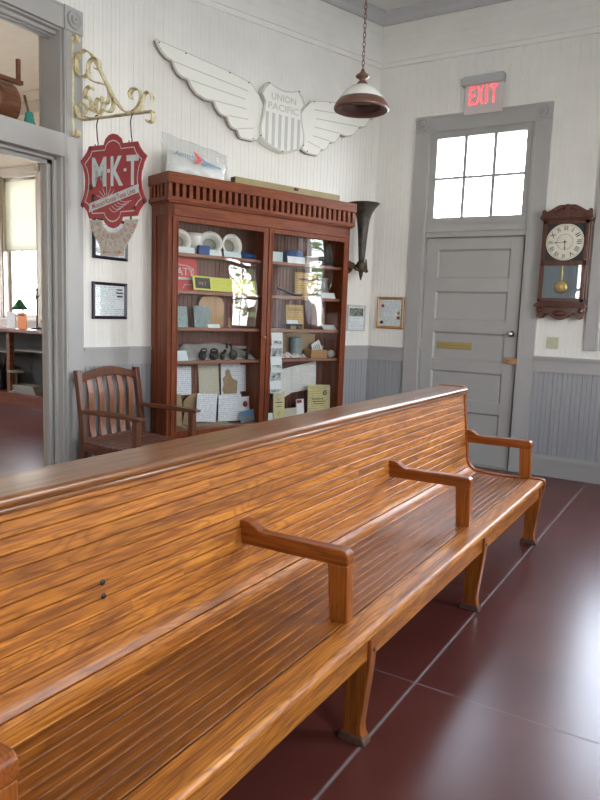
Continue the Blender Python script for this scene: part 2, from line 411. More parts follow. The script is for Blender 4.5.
# ------------------------------------------------------------------ shell
def wall(name, O, U, N, L0, L1, openings, core=.2, style='room', extra=None):
    """one wall with openings; local u along the wall, d out into the room, z up"""
    O, U, N = Vector(O), Vector(U), Vector(N)
    b = MB()
    def P(u, d, z): return tuple(O + U * u + N * d + Vector((0, 0, z)))
    def bx(u0, u1, d0, d1, z0, z1):
        if u1 - u0 < 1e-6 or z1 - z0 < 1e-6: return
        b.add([P(u0, d0, z0), P(u1, d0, z0), P(u1, d1, z0), P(u0, d1, z0), P(u0, d0, z1), P(u1, d0, z1), P(u1, d1, z1), P(u0, d1, z1)],
              [(0, 3, 2, 1), (4, 5, 6, 7), (0, 1, 5, 4), (1, 2, 6, 5), (2, 3, 7, 6), (3, 0, 4, 7)])
    def beads(u0, u1, z0, z1, p=.041, g=.0065, dep=.004):
        # bead and groove board face
        us = [(u0, 0.)]; k = math.ceil(u0 / p)
        while k * p < u1 - g:
            c = k * p; big = (k % 2 == 0); w = g * (1.25 if big else .8); d = dep * (1. if big else .65)
            if c - w / 2 > u0:
                us += [(c - w / 2, 0.), (c - w * .12, -d), (c + w * .12, -d), (c + w / 2, 0.)]
            k += 1
        us.append((u1, 0.))
        vs = []
        for u, d in us: vs += [P(u, d, z0), P(u, d, z1)]
        b.add(vs, [(2 * i, 2 * i + 2, 2 * i + 3, 2 * i + 1) for i in range(len(us) - 1)])
    if style == 'room': bands = [(0, .19, 2, 'base'), (.19, .95, 1, 'bead'), (.95, 1.09, 2, 'rail'), (1.09, 3.80, 0, 'bead'), (3.80, 3.86, 3, 'mould'), (3.86, 4.20, 0, 'plank'), (4.20, CEIL, 4, 'crown')]
    else: bands = [(0, 1.0, 1, 'flat'), (1.0, 4.0, 0, 'flat'), (4.0, 4.16, 2, 'mould'), (4.16, CEIL, 0, 'flat')]
    zs = sorted(set([q[0] for q in bands] + [CEIL] + [z for o in openings for z in o[2:4]]))
    us = sorted(set([L0, L1] + [u for o in openings for u in o[:2]]))
    for z0, z1 in zip(zs, zs[1:]):
        band = [q for q in bands if q[0] <= z0 + 1e-6 and z1 <= q[1] + 1e-6][0]
        runs = []
        for u0, u1 in zip(us, us[1:]):
            if any(o[0] <= u0 + 1e-6 and u1 <= o[1] + 1e-6 and o[2] <= z0 + 1e-6 and z1 <= o[3] + 1e-6 for o in openings): continue
            if runs and abs(runs[-1][1] - u0) < 1e-6: runs[-1][1] = u1
            else: runs.append([u0, u1])
        for u0, u1 in runs:
            b.cur = band[2]; bx(u0, u1, -core, -.0065, z0, z1)
            k = band[3]
            if k in ('base', 'rail'):      # skirting and chair rail stop against the casings
                if any(abs(u0 - o[1]) < 1e-6 and o[2] < z1 for o in openings): u0 += .152
                if any(abs(u1 - o[0]) < 1e-6 and o[2] < z1 for o in openings): u1 -= .152
            if k == 'bead': beads(u0, u1, z0, z1, dep=.0028 if z0 > 1 else .005)
            elif k == 'base': bx(u0, u1, -.007, .018, z0, z1); bx(u0, u1, .0, .024, z1 - .05, z1 - .02)
            elif k == 'rail': bx(u0, u1, -.007, .014, z0, z1 - .022); bx(u0, u1, -.007, .040, z1 - .022, z1); bx(u0, u1, -.007, .026, z1 - .034, z1 - .02)
            elif k == 'mould': bx(u0, u1, -.007, .018, z0, z1 - .018); bx(u0, u1, -.007, .032, z1 - .018, z1)
            elif k == 'crown':
                bx(u0, u1, -.007, .02, z0, z1)
                vs = [P(u0, .02, z0), P(u0, .035, z0 + .015), P(u0, .05, z0 + .045), P(u0, .085, z1 - .02), P(u0, .09, z1), P(u0, .0, z1)]
                ws = [P(u1, .02, z0), P(u1, .035, z0 + .015), P(u1, .05, z0 + .045), P(u1, .085, z1 - .02), P(u1, .09, z1), P(u1, .0, z1)]
                b.add(vs + ws, [(i, i + 1, i + 7, i + 6) for i in range(5)])
            elif k == 'plank':
                n = 4; h = (z1 - z0) / n
                for i in range(n): bx(u0, u1, -.0065, -.003, z0 + i * h + .002, z0 + (i + 1) * h - .002)
            else: bx(u0, u1, -.007, 0, z0, z1)
    if extra: extra(b, bx)
    ms = ['white', 'grey_w', 'grey', 'trimwhite', 'crown'] if style == 'room' else ['tanpaint', 'tanpaint', 'tantrim', 'tantrim', 'tantrim']
    return struct(b.build(name, ms))

DOOR = (-2.52, -1.56, 0., 3.14)                 # door and transom opening in wall with the door (x0, x1, z0, z1)
W2 = (-.88, .14, 1.16, 3.10)                     # sash window right of the clock
OPC = (2.10, 3.25, 0., 3.23)                     # cased opening in the left wall (y0, y1)
WF = (-9.10, -8.30, 1.16, 3.20)                  # window of the far room
WR = [(5.64, 6.27, 1.08, 3.10), (2.6, 3.8, 1.08, 3.10), (-.2, 1.0, 1.08, 3.10)]  # first is reflected in the cabinet; the other two unseen, added for light
WN = [(-2.80, -1.9, 1.08, 2.75)]
WFL = [(2.4, 3.6, 1.0, 3.10), (5.0, 6.0, 1.0, 3.1)]                    # unseen windows added in the far room's end wall for its light
WFX = (-6.6, -5.6, 1.16, 3.20)  # hidden behind the jamb, added to bring light into the far room

wall('wall_right', (0, YB, 0), (1, 0, 0), (0, -1, 0), -3.30, XR + .2, [DOOR, W2])
wall('wall_back', C0, -AD, NA, -.06, LA, [])
def partition(b, bx):
    b.cur = 0
wall('wall_left', (XC, 0, 0), (0, 1, 0), (1, 0, 0), YN - .2, 3.857, [OPC])
wall('wall_near', (XR, 0, 0), (0, 1, 0), (-1, 0, 0), YN - .2, YB, WR)
wall('wall_behind', (0, YN, 0), (1, 0, 0), (0, 1, 0), XC, XR, WN)
wall('wall_far', (0, YB, 0), (1, 0, 0), (0, -1, 0), -10.6, -4.16, [WF, WFX], style='far')
wall('wall_far_side', (-4.17, 0, 0), (0, 1, 0), (-1, 0, 0), 3.66, YB, [], core=.08, style='far')
wall('wall_far_left', (-10.6, 0, 0), (0, 1, 0), (1, 0, 0), .6, YB, WFL, style='far')
wall('wall_far_behind', (0, .6, 0), (1, 0, 0), (0, 1, 0), -10.6, -4.16, [], style='far')
b = MB().box(-10.8, XR + .2, YN - .2, YB + .2, -.15, 0); struct(b.build('floor', 'floor'))
b = MB(); b.box(-4.16, XR + .2, YN - .2, YB + .2, CEIL + .01, CEIL + .2)
y = YN
while y < YB - .03:
    b.box(-4.16, XR, y, min(y + .078, YB), CEIL, CEIL + .01); y += .08
struct(b.build('ceiling', 'ceil'))
b = MB(); b.box(-10.8, -4.17, .4, YB + .2, CEIL + .01, CEIL + .2); y = .6
while y < YB - .03:
    b.box(-10.6, -4.17, y, min(y + .078, YB), CEIL, CEIL + .01); y += .08
struct(b.build('ceiling_far', 'tanpaint'))
struct(MB().box(-14, 14, -10, 16, -.35, -.2).build('ground', 'gravel'))

def rosette(b, x, z, y, w):
    b.box(x - w / 2, x + w / 2, y, 0, z - w / 2, z + w / 2)
    b.lathe([(.060, y + .001), (.060, y - .010), (.052, y - .016), (.044, y - .003), (.030, y - .002), (.025, y - .016), (.014, y - .020), (.007, y - .006), (.001, y - .006)], 20, (x, 0, z), 'y')
def casing(name, x0, x1, z0, z1, w, loc, rz, material, sill=False, left=True, right=True, wl=None, wr=None, rose=True):
    """flat casing with corner blocks round an opening; local x right, y into the wall"""
    b = MB(); t = -.028
    wl = wl or w; wr = wr or w
    for sx, e, ww, on in ((x0, -1, wl, left), (x1, 1, wr, right)):
        if on:
            b.box(sx, sx + e * ww, t, 0, z0, z1)
            b.box(sx + e * .012, sx + e * .022, t - .003, 0, z0, z1)
    b.box(x0, x1, t, 0, z1, z1 + w)
    b.box(x0, x1, t - .004, 0, z1 + w - .022, z1 + w - .008)
    if rose:
        if left: rosette(b, x0 - wl / 2, z1 + w / 2, t - .008, w)
        if right: rosette(b, x1 + wr / 2, z1 + w / 2, t - .008, w)
    if sill:
        b.box(x0 - w - .02, x1 + w + .02, -.07, 0, z0 - .03, z0)
        b.box(x0 - w, x1 + w, -.022, 0, z0 - .12, z0 - .03)
    return struct(b.build(name, material, loc=loc, rz=rz, bevel=.002, seg=1))
casing('trim_1', DOOR[0], DOOR[1], 0, DOOR[3], .150, (0, YB, 0), 0, 'grey')
casing('trim_2', W2[0], W2[1], W2[2], W2[3], .115, (0, YB, 0), 0, 'grey', sill=False)
casing('trim_3', OPC[0], OPC[1], 0, OPC[3], .155, (XC, 0, 0), RZC, 'grey')
casing('trim_4', WF[0], WF[1], WF[2], WF[3], .11, (0, YB, 0), 0, 'tantrim', sill=True)
casing('trim_5', WFX[0], WFX[1], WFX[2], WFX[3], .11, (0, YB, 0), 0, 'tantrim', sill=True)
n = 6
for w in WR:
    casing('trim_%d' % n, -w[1], -w[0], w[2], w[3], .11 if w[0] < 5 else .09, (XR, 0, 0), -RZC, 'grey', sill=False); n += 1
for w in WN:
    casing('trim_%d' % n, -w[1], -w[0], w[2], w[3], .11, (0, YN, 0), pi, 'grey', sill=False); n += 1
# jamb and transom bar of the cased opening on the left
b = MB()
b.box(OPC[1] - .012, OPC[1] + .002, 0, .205, 0, OPC[3]); b.box(OPC[0] - .002, OPC[0] + .012, 0, .205, 0, OPC[3])
b.box(OPC[0], OPC[1], 0, .205, OPC[3] - .012, OPC[3])
b.box(OPC[0], OPC[1], -.026, .18, 2.40, 2.555)
for k, (dy, dz) in enumerate(((.04, .022), (.075, .022), (.11, .022))):
    b.box(OPC[0], OPC[1], dy, dy + .018, OPC[3] - .012 - dz * (1 + k * .3), OPC[3] - .01)
b.box(OPC[1] - .03, OPC[1] - .01, .05, .075, 0, 2.40); b.box(OPC[1] - .055, OPC[1] - .01, .095, .13, 0, 2.40)
b.box(OPC[0], OPC[1], .05, .075, 2.38, 2.40); b.box(OPC[0], OPC[1], .095, .13, 2.355, 2.40)
struct(b.build('trim_20', 'grey', loc=(XC, 0, 0), rz=RZC, bevel=.002, seg=1))
casing('trim_21', -OPC[1], -OPC[0], 0, OPC[3], .12, (-4.17, 0, 0), -RZC, 'tantrim')

def window(name, x0, x1, z0, z1, loc, rz, material, cols, rows, meet=None, depth=.10, fw=.05, mw=.011):
    """a sash set in the opening: frame, muntins and glass; local y into the wall"""
    root = thing(name, None, None, loc, rz); struct(root)
    y = depth
    b = MB()
    b.box(x0, x0 + .02, .0, .2, z0, z1); b.box(x1 - .02, x1, .0, .2, z0, z1); b.box(x0 + .02, x1 - .02, .0, .2, z1 - .02, z1); b.box(x0 + .02, x1 - .02, .0, .2, z0, z0 + .02)
    b.build('window_frame', material, root)
    lights = [(z0 + .02, z1 - .02, rows)] if meet is None else [(z0 + .02, meet + .02, rows), (meet - .02, z1 - .02, rows)]
    for i, (a, c, r) in enumerate(lights):
        yy = y + (.035 if i else 0)
        s = MB(); X0, X1 = x0 + .02, x1 - .02
        s.box(X0, X0 + fw, yy, yy + .035, a, c); s.box(X1 - fw, X1, yy, yy + .035, a, c)
        s.box(X0 + fw, X1 - fw, yy, yy + .035, a, a + fw); s.box(X0 + fw, X1 - fw, yy, yy + .035, c - fw * .85, c)
        for k in range(1, cols):
            xx = X0 + fw + (X1 - X0 - 2 * fw) * k / cols; s.box(xx - mw, xx + mw, yy + .005, yy + .03, a + fw, c - fw * .85)
        for k in range(1, r):
            zz = a + fw + (c - a - 2 * fw) * k / r; s.box(X0 + fw, X1 - fw, yy + .006, yy + .029, zz - mw * .8, zz + mw * .8)
        so = s.build('sash', material, root)
        MB().box(X0 + fw - .005, X1 - fw + .005, yy + .016, yy + .020, a + fw - .005, c - fw * .85 + .005).build('glass', 'glass', so)
    return root
window('window_1', DOOR[0], DOOR[1], 2.285, DOOR[3], (0, YB, 0), 0, 'grey', 3, 2, None, .004, .045, .015)
window('window_2', W2[0], W2[1], W2[2], W2[3], (0, YB, 0), 0, 'grey', 2, 2, 2.13)
wf = window('window_3', WF[0], WF[1], WF[2], WF[3], (0, YB, 0), 0, 'tantrim', 3, 2, 2.20)
window('window_4', WFX[0], WFX[1], WFX[2], WFX[3], (0, YB, 0), 0, 'tantrim', 3, 2, 2.20)
n = 5
for w in WR: window('window_%d' % n, -w[1], -w[0], w[2], w[3], (XR, 0, 0), -RZC, 'grey', 2, 2, 2.1); n += 1
for w in WN: window('window_%d' % n, -w[1], -w[0], w[2], w[3], (0, YN, 0), pi, 'grey', 2, 2, 2.1); n += 1
for w in WFL: window('window_%d' % n, w[0], w[1], w[2], w[3], (-10.6, 0, 0), RZC, 'tantrim', 3, 2, 2.1); n += 1
# roller blinds
def blind(label, x0, x1, z0, z1, loc, rz, m='blind'):
    t = thing('roller_blind', label, 'blind', loc, rz)
    MB().box(x0, x1, .055, .057, z0, z1 - .05).build('blind_cloth', m, t)
    MB().lathe([(.001, x0), (.022, x0), (.022, x1), (.001, x1)], 12, (0, .06, z1 - .03), 'x').build('roller', 'tantrim', t)
    MB().box(x0, x1, .050, .062, z0 - .022, z0 + .002).build('hem_bar', 'tantrim', t)
blind('cream roller blind half lowered in the window of the room beyond the doorway', WF[0] + .022, WF[1] - .022, 2.16, WF[3] - .02, (0, YB, 0), 0)

blind('grey green roller blind on the near side window, seen reflected in the cabinet glass', -WR[0][1] + .022, -WR[0][0] - .022, 2.18, WR[0][3] - .02, (XR, 0, 0), -RZC, 'blinddark')

# ------------------------------------------------------------------ door
dr = struct(thing('door_1', None, None, ((DOOR[0] + DOOR[1]) / 2, YB, 0)))
cx = (DOOR[0] + DOOR[1]) / 2
b = MB(); hw = .474
b.box(-hw - .006, -hw + .0, .0, .2, 0, 2.285); b.box(hw, hw + .006, .0, .2, 0, 2.285)
b.box(-.48, .48, .0, .2, 2.165, 2.29); b.box(-.48, .48, -.012, .02, 2.215, 2.285)
b.box(-hw - .0, -hw + .035, .062, .12, 0, 2.165); b.box(hw - .035, hw, .062, .12, 0, 2.165); b.box(-hw + .035, hw - .035, .062, .12, 2.125, 2.165)
b.build('door_frame', 'grey', dr)
b = MB()
L, Rr, yf, yb = -.470, .459, .022, .060
pan = [(1.78, 2.05), (1.385, 1.655), (1.0, 1.267), (.615, .893), (.235, .507)]
pl, pr = -.352, .345
b.box(L, pl, yf, yb, .012, 2.151); b.box(pr, Rr, yf, yb, .012, 2.151)
zc = [2.151] + [z for p in pan for z in (p[1], p[0])] + [.012]
for i in range(0, len(zc), 2): b.box(pl, pr, yf, yb, zc[i + 1], zc[i])
for z0, z1 in pan:
    b.box(pl, pr, yf + .018, yb - .006, z0, z1)
    # sloped sticking round the panel, like a small picture frame
    o = [(pl, z0), (pr, z0), (pr, z1), (pl, z1)]; i_ = [(pl + .016, z0 + .016), (pr - .016, z0 + .016), (pr - .016, z1 - .016), (pl + .016, z1 - .016)]
    b.add([(x, yf + .002, z) for x, z in o] + [(x, yf + .0175, z) for x, z in i_], [(k, (k + 1) % 4, 4 + (k + 1) % 4, 4 + k) for k in range(4)])
b.build('door_panel', 'grey', dr, bevel=.0015, seg=1)
MB().lathe([(.001, -.052), (.016, -.052), (.027, -.042), (.030, -.030), (.022, -.014), (.012, -.008), (.012, .005), (.030, .008), (.032, .022)], 20, (.405, 0, 1.275), 'y').build('door_knob', 'steel', dr)
b = MB(); b.box(-.308, .037, .032, .040, 1.103, 1.172); b.box(-.29, .019, .027, .033, 1.115, 1.160); ms_ = b.build('mail_slot', 'dull_brass', dr, bevel=.002)
MB().box(-.275, .004, .0255, .0275, 1.1365, 1.1385).build('flap_line', 'ink', ms_)
b = MB(); b.box(.365, .445, -.005, .022, 1.0, 1.055); b.box(.452, .49, -.035, -.005, 1.0, 1.055); b.box(.43, .475, -.018, -.003, 1.018, 1.038); b.lathe([(.001, -.02), (.010, -.02), (.010, -.004)], 10, (.40, 0, 1.028), 'y')
b.build('rim_latch', 'copper', dr, bevel=.002)
for z in (1.93, 1.13, .30):
    MB().box(-.485, -.462, .006, .022, z - .055, z + .055).lathe([(.001, -.06), (.008, -.06), (.008, .06), (.001, .06)], 8, (-.474, .010, z)).build('hinge', 'grey', dr)
MB().box(-.475, .475, -.02, .1, .0005, .012).build('threshold', 'shelfgrey', dr)

# ------------------------------------------------------------------ exit sign
t = thing('exit_sign', 'small lit red EXIT sign with grey housing on the white wall above the door', 'exit sign', (-2.03, YB, 3.40))
b = MB(); b.prism([(-.20, .105), (.185, .105), (.185, .185), (-.17, .185), (-.20, .165)], -.085, -.0, 'xz'); b.build('housing', 'exitgrey', t, bevel=.006)
MB().box(-.165, .185, -.05, -.042, -.145, .105).build('panel', 'exitpanel', t)
b = MB()
for k, ch_ in enumerate('EXIT'): b.text(ch_, -.100 + (0, .073, .133, .198)[k], .02, .165, (.050, .062, .016, .060)[k], -.0525, 0, .0); b.box(-.125, .130, -.054, -.052, .108, .116)
b.build('lettering', 'exitred', t)

# ------------------------------------------------------------------ wall clock
t = thing('wall_clock', 'carved dark walnut pendulum clock with round Roman dial, right of the grey door', 'clock', (-1.205, YB, 0))
b = MB(); b.box(-.185, .185, -.11, 0, 1.56, 2.28)
b.build('case', 'clock', t, bevel=.004)
b = MB()
b.box(-.190, -.155, -.125, -.105, 1.575, 2.27); b.box(.155, .190, -.125, -.105, 1.575, 2.27)
b.box(-.190, .190, -.125, -.105, 2.235, 2.27); b.box(-.190, .190, -.125, -.105, 1.885, 1.925); b.box(-.190, .190, -.125, -.105, 1.575, 1.605)
for sx in (-.172, .172):
    for k in range(28): b.sphere((sx, -.126, 1.60 + k * .0235), .008, 6, 4)
b.build('front_frame', 'clock', t, bevel=.003)
b = MB(); b.box(-.215, .215, -.145, 0, 2.28, 2.305); b.box(-.205, .205, -.135, 0, 2.265, 2.28)
b.build('cornice', 'clock', t, bevel=.004)
b = MB(); b.box(-.205, .205, -.135, 0, 1.545, 1.56); b.box(-.213, .213, -.143, 0, 1.53, 1.545)
b.build('base_moulding', 'clock', t, bevel=.004)
half = [(0, .088), (.02, .086), (.045, .092), (.075, .086), (.105, .070), (.135, .052), (.155, .040), (.170, .038), (.178, .052), (.195, .055), (.207, .042), (.207, .0)]
cr = [(x, 2.305 + z) for x, z in half] + [(-x, 2.305 + z) for x, z in half[::-1]]
b = MB(); b.prism(cr, -.125, -.100, 'xz')
for sx in (-1, 1):
    for k in range(5): b.sphere((sx * (.03 + k * .028), -.127, 2.366 - k * .008), .013 - k * .001, 8, 5)
for k in range(-2, 3): b.sphere((k * .012, -.115, 2.396 - abs(k) * .003), .008, 8, 5)
b.build('crest', 'clock', t, bevel=.003)
lo = [(-.20, 1.53), (.20, 1.53), (.205, 1.50), (.19, 1.475), (.185, 1.44), (.165, 1.425), (.14, 1.435), (.135, 1.465), (.11, 1.48), (.085, 1.465), (.06, 1.44), (.03, 1.425), (0, 1.418),
      (-.03, 1.425), (-.06, 1.44), (-.085, 1.465), (-.11, 1.48), (-.135, 1.465), (-.14, 1.435), (-.165, 1.425), (-.185, 1.44), (-.19, 1.475), (-.205, 1.50)]
b = MB(); b.prism(lo, -.10, -.02, 'xz')
for sx in (-.17, .17): b.sphere((sx, -.105, 1.50), .022, 10, 6)
b.sphere((0, -.104, 1.475), .026, 12, 6, (2.4, .5, 1))
b.build('lower_bracket', 'clock', t, bevel=.003)
MB().box(-.156, .156, -.1115, -.1105, 1.924, 2.236).build('dial_backing', 'ink', t)
b = MB(); b.lathe([(.001, -.1175), (.150, -.1175), (.156, -.116), (.156, -.112)], 48, (0, 0, 2.083), 'y'); di = b.build('dial', 'dial', t)
b = MB()
for k, r in enumerate(['XII', 'I', 'II', 'III', 'IIII', 'V', 'VI', 'VII', 'VIII', 'IX', 'X', 'XI']):
    a = -2 * pi * k / 12; b.text(r, -.118 * sin(a), 2.083 + .118 * cos(a), .038, min(.036, .013 * len(r)) if len(r) > 1 else None, -.1185, a, .012)
for q in range(2):
    r0, r1 = ((.064, .0665), (.143, .1445))[q]
    n_ = 48; vs = []
    for i in range(n_):
        a = 2 * pi * i / n_; vs += [(r0 * cos(a), -.1182, 2.083 + r0 * sin(a)), (r1 * cos(a), -.1182, 2.083 + r1 * sin(a))]
    b.add(vs, [(2 * i, 2 * ((i + 1) % n_), 2 * ((i + 1) % n_) + 1, 2 * i + 1) for i in range(n_)])
b.build('numerals', 'ink', di)
def hand(name, ang, ln, w):
    b = MB(); u = Vector((sin(ang), cos(ang))); v = Vector((u.y, -u.x))
    def q(a, c): p = u * a + v * c; return (p.x, 2.083 + p.y)
    b.prism([q(-.02, w), q(ln * .62, w * .8), q(ln * .70, w * 3), q(ln * .80, w * .8), q(ln, 0), q(ln * .80, -w * .8), q(ln * .70, -w * 3), q(ln * .62, -w * .8), q(-.02, -w)], -.1215, -.1195, 'xz')
    b.build(name, 'ink', t)
hand('minute_hand', radians(266), .105, .0022); hand('hour_hand', radians(178), .072, .003)
MB().lathe([(.001, -.124), (.008, -.124), (.008, -.118)], 12, (0, 0, 2.083), 'y').build('hand_boss', 'ink', t)
MB().box(-.156, .156, -.1115, -.1105, 1.604, 1.886).build('pendulum_back', 'pendback', t)
b = MB(); b.lathe([(.001, -.128), (.05, -.126), (.056, -.121), (.056, -.119), (.001, -.117)], 28, (0, 0, 1.70), 'y'); b.box(-.004, .004, -.120, -.117, 1.70, 1.90)
b.build('pendulum', 'gold', t)
MB().box(-.156, .156, -.1305, -.1295, 1.604, 1.886).build('glass', 'clockglass', t)

b = MB(); b.box(-.052, .052, -.006, 0, -.052, .052); tt = tag(b.build('switch_plate', 'switch', loc=(-1.262, YB, 1.213), bevel=.003), 'small ivory double switch plate on the white wall below the clock', 'switch plate')
for sx in (-.02, .02): MB().box(sx - .006, sx + .006, -.016, -.005, -.010, .012).build('toggle', 'switch', tt, bevel=.002)

# ------------------------------------------------------------------ framed notices
def frame(name, label, cat, w, h, fw, loc, rz, fmat, sheet, depth=.022, mat_w=.0, extra=None, group=None):
    t = thing(name, label, cat, loc, rz, group)
    b = MB(); x, z = w / 2, h / 2
    o = [(-x, -z), (x, -z), (x, z), (-x, z)]; i_ = [(-x + fw, -z + fw), (x - fw, -z + fw), (x - fw, z - fw), (-x + fw, z - fw)]
    m_ = [(-x + fw * .4, -z + fw * .4), (x - fw * .4, -z + fw * .4), (x - fw * .4, z - fw * .4), (-x + fw * .4, z - fw * .4)]
    vs = [(a, -.001, c) for a, c in o] + [(a, -depth * .8, c) for a, c in o] + [(a, -depth, c) for a, c in m_] + [(a, -depth * .6, c) for a, c in i_] + [(a, -.001, c) for a, c in i_]
    fs = [(4 * r + k, 4 * r + (k + 1) % 4, 4 * (r + 1) + (k + 1) % 4, 4 * (r + 1) + k) for r in range(4) for k in range(4)]
    b.add(vs, fs); b.build('frame', fmat, t)
    MB().box(-x + fw - .001, x - fw + .001, -depth * .45, -.001, -z + fw - .001, z - fw + .001).build('notice_sheet', sheet, t)
    if extra: extra(t, -depth * .45 - .0008)
    MB().box(-x + fw, x - fw, -depth * .58, -depth * .55, -z + fw, z - fw).build('glass', 'frameglass', t)
    return t
def ex1(t, y):
    MB().box(-.115, -.075, y, y + .0005, .03, .10).build('blue_stamp', 'cardw', t)
    b = MB(); b.box(.07, .125, y, y + .0005, .080, .091); b.box(.062, .132, y, y + .0005, .055, .066); b.box(.07, .128, y, y + .0005, .030, .041); b.build('heading', 'ink', t)
frame('framed_notice', 'black framed white typed certificate on the white wall, just above the wooden armchair', 'picture frame', .335, .272, .022, (XC, 3.668, 1.437), RZC, 'black', 'notice', .028, extra=ex1)
def ex2(t, y):
    MB().box(-.13, -.06, y, y + .0005, -.10, .10).build('side_panel', 'paper', t)
frame('framed_notice', 'black framed sheet half hidden behind the hanging pale waiting room plaque', 'picture frame', .335, .30, .022, (XC, 3.674, 1.893), RZC, 'black', 'notice', .028, extra=ex2)
def ex3(t, y):
    MB().box(-.095, .095, y, y + .0005, .02, .10).build('photograph', 'pic_land', t)
frame('framed_notice', 'small grey framed sheet with a grey photograph, between cabinet and room corner', 'picture frame', .245, .262, .015, LOCA(.198, 1.366), RZA, 'wingline', 'letter', .02, extra=ex3)
def ex4(t, y):
    for n_, x, z, m_ in (('red_seal', -.085, .07, 'signred'), ('yellow_seal', .09, .0, 'gold'), ('red_badge', .09, -.045, 'signred'), ('blue_badge', -.09, -.095, 'ink')):
        MB().lathe([(.001, -.0004), (.018, -.0004), (.018, 0)], 14, (x, y, z), 'y').build(n_, m_, t)
frame('framed_notice', 'gilt wooden framed notice on the white wall left of the grey door', 'picture frame', .292, .318, .028, (-2.845, YB, 1.430), 0, 'goldfr', 'notice', .03, extra=ex4)

# ------------------------------------------------------------------ winged emblem on the angled wall
S0 = 1.25
wl_ = [(1.221, .314), (.96, .286), (.537, .237), (.338, .199), (.25, .12), (.20, .05), (.23, -.10), (.235, -.222), (.25, -.245), (.30, -.262), (.37, -.264), (.427, -.262), (.450, -.235), (.465, -.203), (.50, -.200), (.53, -.185), (.555, -.15), (.567, -.12), (.605, -.118),
       (.639, -.106), (.675, -.065), (.694, -.024), (.77, -.030), (.856, -.003), (.905, .040), (.933, .088), (.985, .093), (1.023, .11), (1.055, .150), (1.072, .193), (1.125, .205), (1.166, .236), (1.20, .275)]
lines_ = [((1.072, .191), (.364, .127)), ((.916, .087), (.39, .056)), ((.685, -.019), (.378, -.02)), ((.559, -.108), (.357, -.100)), ((.456, -.193), (.298, -.159))]
sh_ = [(.165, .243), (.10, .222), (.049, .212), (0, .208)]
shr = [(.165, .243), (.215, .19), (.238, .139), (.20, .087), (.205, .045), (.210, .0), (.225, -.06), (.243, -.12), (.245, -.17), (.236, -.225), (.185, -.262), (.135, -.283), (.07, -.300), (0, -.312)]
t = thing('winged_emblem', 'large cream painted winged railroad shield emblem on the white wall above the cabinet', 'wall sign', LOCA(S0, 3.1), RZA)
for e in (-1, 1):
    w_ = [(e * x, z) for x, z in wl_]
    wing = MB(); wing.cur = 0; wing.prism(w_, -.055, -.035, 'xz')
    wing.cur = 1
    for a, c in zip(w_, w_[1:] + w_[:1]):
        d = Vector((c[0] - a[0], c[1] - a[1])); n_ = Vector((-d.y, d.x)).normalized() * .007 * (1 if e > 0 else -1)
        wing.add([(a[0], -.0555, a[1]), (c[0], -.0555, c[1]), (c[0] + n_.x, -.0555, c[1] + n_.y), (a[0] + n_.x, -.0555, a[1] + n_.y)], [(0, 1, 2, 3)])
    for (x0, z0), (x1, z1) in lines_:
        wing.add([(e * x0, -.0555, z0 + .004), (e * x1, -.0555, z1 + .004), (e * x1, -.0555, z1 - .004), (e * x0, -.0555, z0 - .004)], [(0, 1, 2, 3)])
    wing.cur = 2
    wo = wing.build('wing', ['wing', 'wingline', 'wingedge'], t)
    ed = MB(); ed.prism([(x * .998 + e * .001, z * .998 - .004) for x, z in w_], -.035, -.012, 'xz'); ed.build('backing', 'wingedge', wo)
    for x, z in ((.96, .275), (.55, .228), (.36, .195), (1.19, .295), (.30, -.245)):
        MB().sphere((e * x, -.056, z), .006, 8, 5).build('bolt', 'rust', wo)
full = [(-x, z) for x, z in sh_] + [(x, z) for x, z in sh_[::-1][1:]] + [(x, z) for x, z in shr[1:]] + [(-x, z) for x, z in shr[::-1][1:-1]]
b = MB(); b.prism(full, -.075, -.012, 'xz'); b.cur = 1
n_ = len(full)
for k in range(n_):
    a, c = full[k], full[(k + 1) % n_]
    b.add([(a[0], -.0755, a[1]), (c[0], -.0755, c[1]), (c[0] * .93, -.0755, c[1] * .945), (a[0] * .93, -.0755, a[1] * .945)], [(0, 1, 2, 3)])
so = b.build('shield', ['wing', 'wingpale'], t)
b = MB()
for k in range(6):
    x = -.175 + k * .070
    zb = -.285 + .9 * x * x * 1.0
    b.box(x - .016, x + .016, -.0762, -.0755, zb, .0)
b.build('shield_stripes', 'wingpale', so)
b = MB(); b.text('UNION', 0, .140, .056, .27, -.0764, 0, .012); b.text('PACIFIC', 0, .058, .056, .335, -.0764, 0, .012); b.build('lettering', 'wingpale', so)
for x, z in ((.165, .235), (-.165, .235), (.0, -.302), (.235, -.21), (-.235, -.21)): MB().sphere((x, -.077, z), .006, 8, 5).build('bolt', 'rust', so)

# ------------------------------------------------------------------ iron bracket and hanging signs
BR = Vector((XC + .030, 3.345, 0)); bd = Vector((.991, .135, 0)); RZB = math.atan2(bd.y, bd.x)
def spiral(cx, cz, r0, r1, a0, a1, n=22):
    return [(cx + (r0 + (r1 - r0) * i / n) * cos(a0 + (a1 - a0) * i / n), cz + (r0 + (r1 - r0) * i / n) * sin(a0 + (a1 - a0) * i / n)) for i in range(n + 1)]
def smooth(pts, k=6):
    out = []
    for i in range(len(pts) - 1):
        p0, p1, p2, p3 = pts[max(i - 1, 0)], pts[i], pts[i + 1], pts[min(i + 2, len(pts) - 1)]
        for j in range(k):
            u = j / k
            out.append(tuple(.5 * (2 * b_ + (c_ - a_) * u + (2 * a_ - 5 * b_ + 4 * c_ - d_) * u * u + (3 * b_ - a_ - 3 * c_ + d_) * u ** 3) for a_, b_, c_, d_ in zip(p0, p1, p2, p3)))
    return out + [pts[-1]]
t = thing('scroll_bracket', 'cream chipped wrought iron scroll bracket fixed on the grey casing of the doorway', 'sign bracket', (BR.x, BR.y, 0), RZB)
W = .042; TH = .008
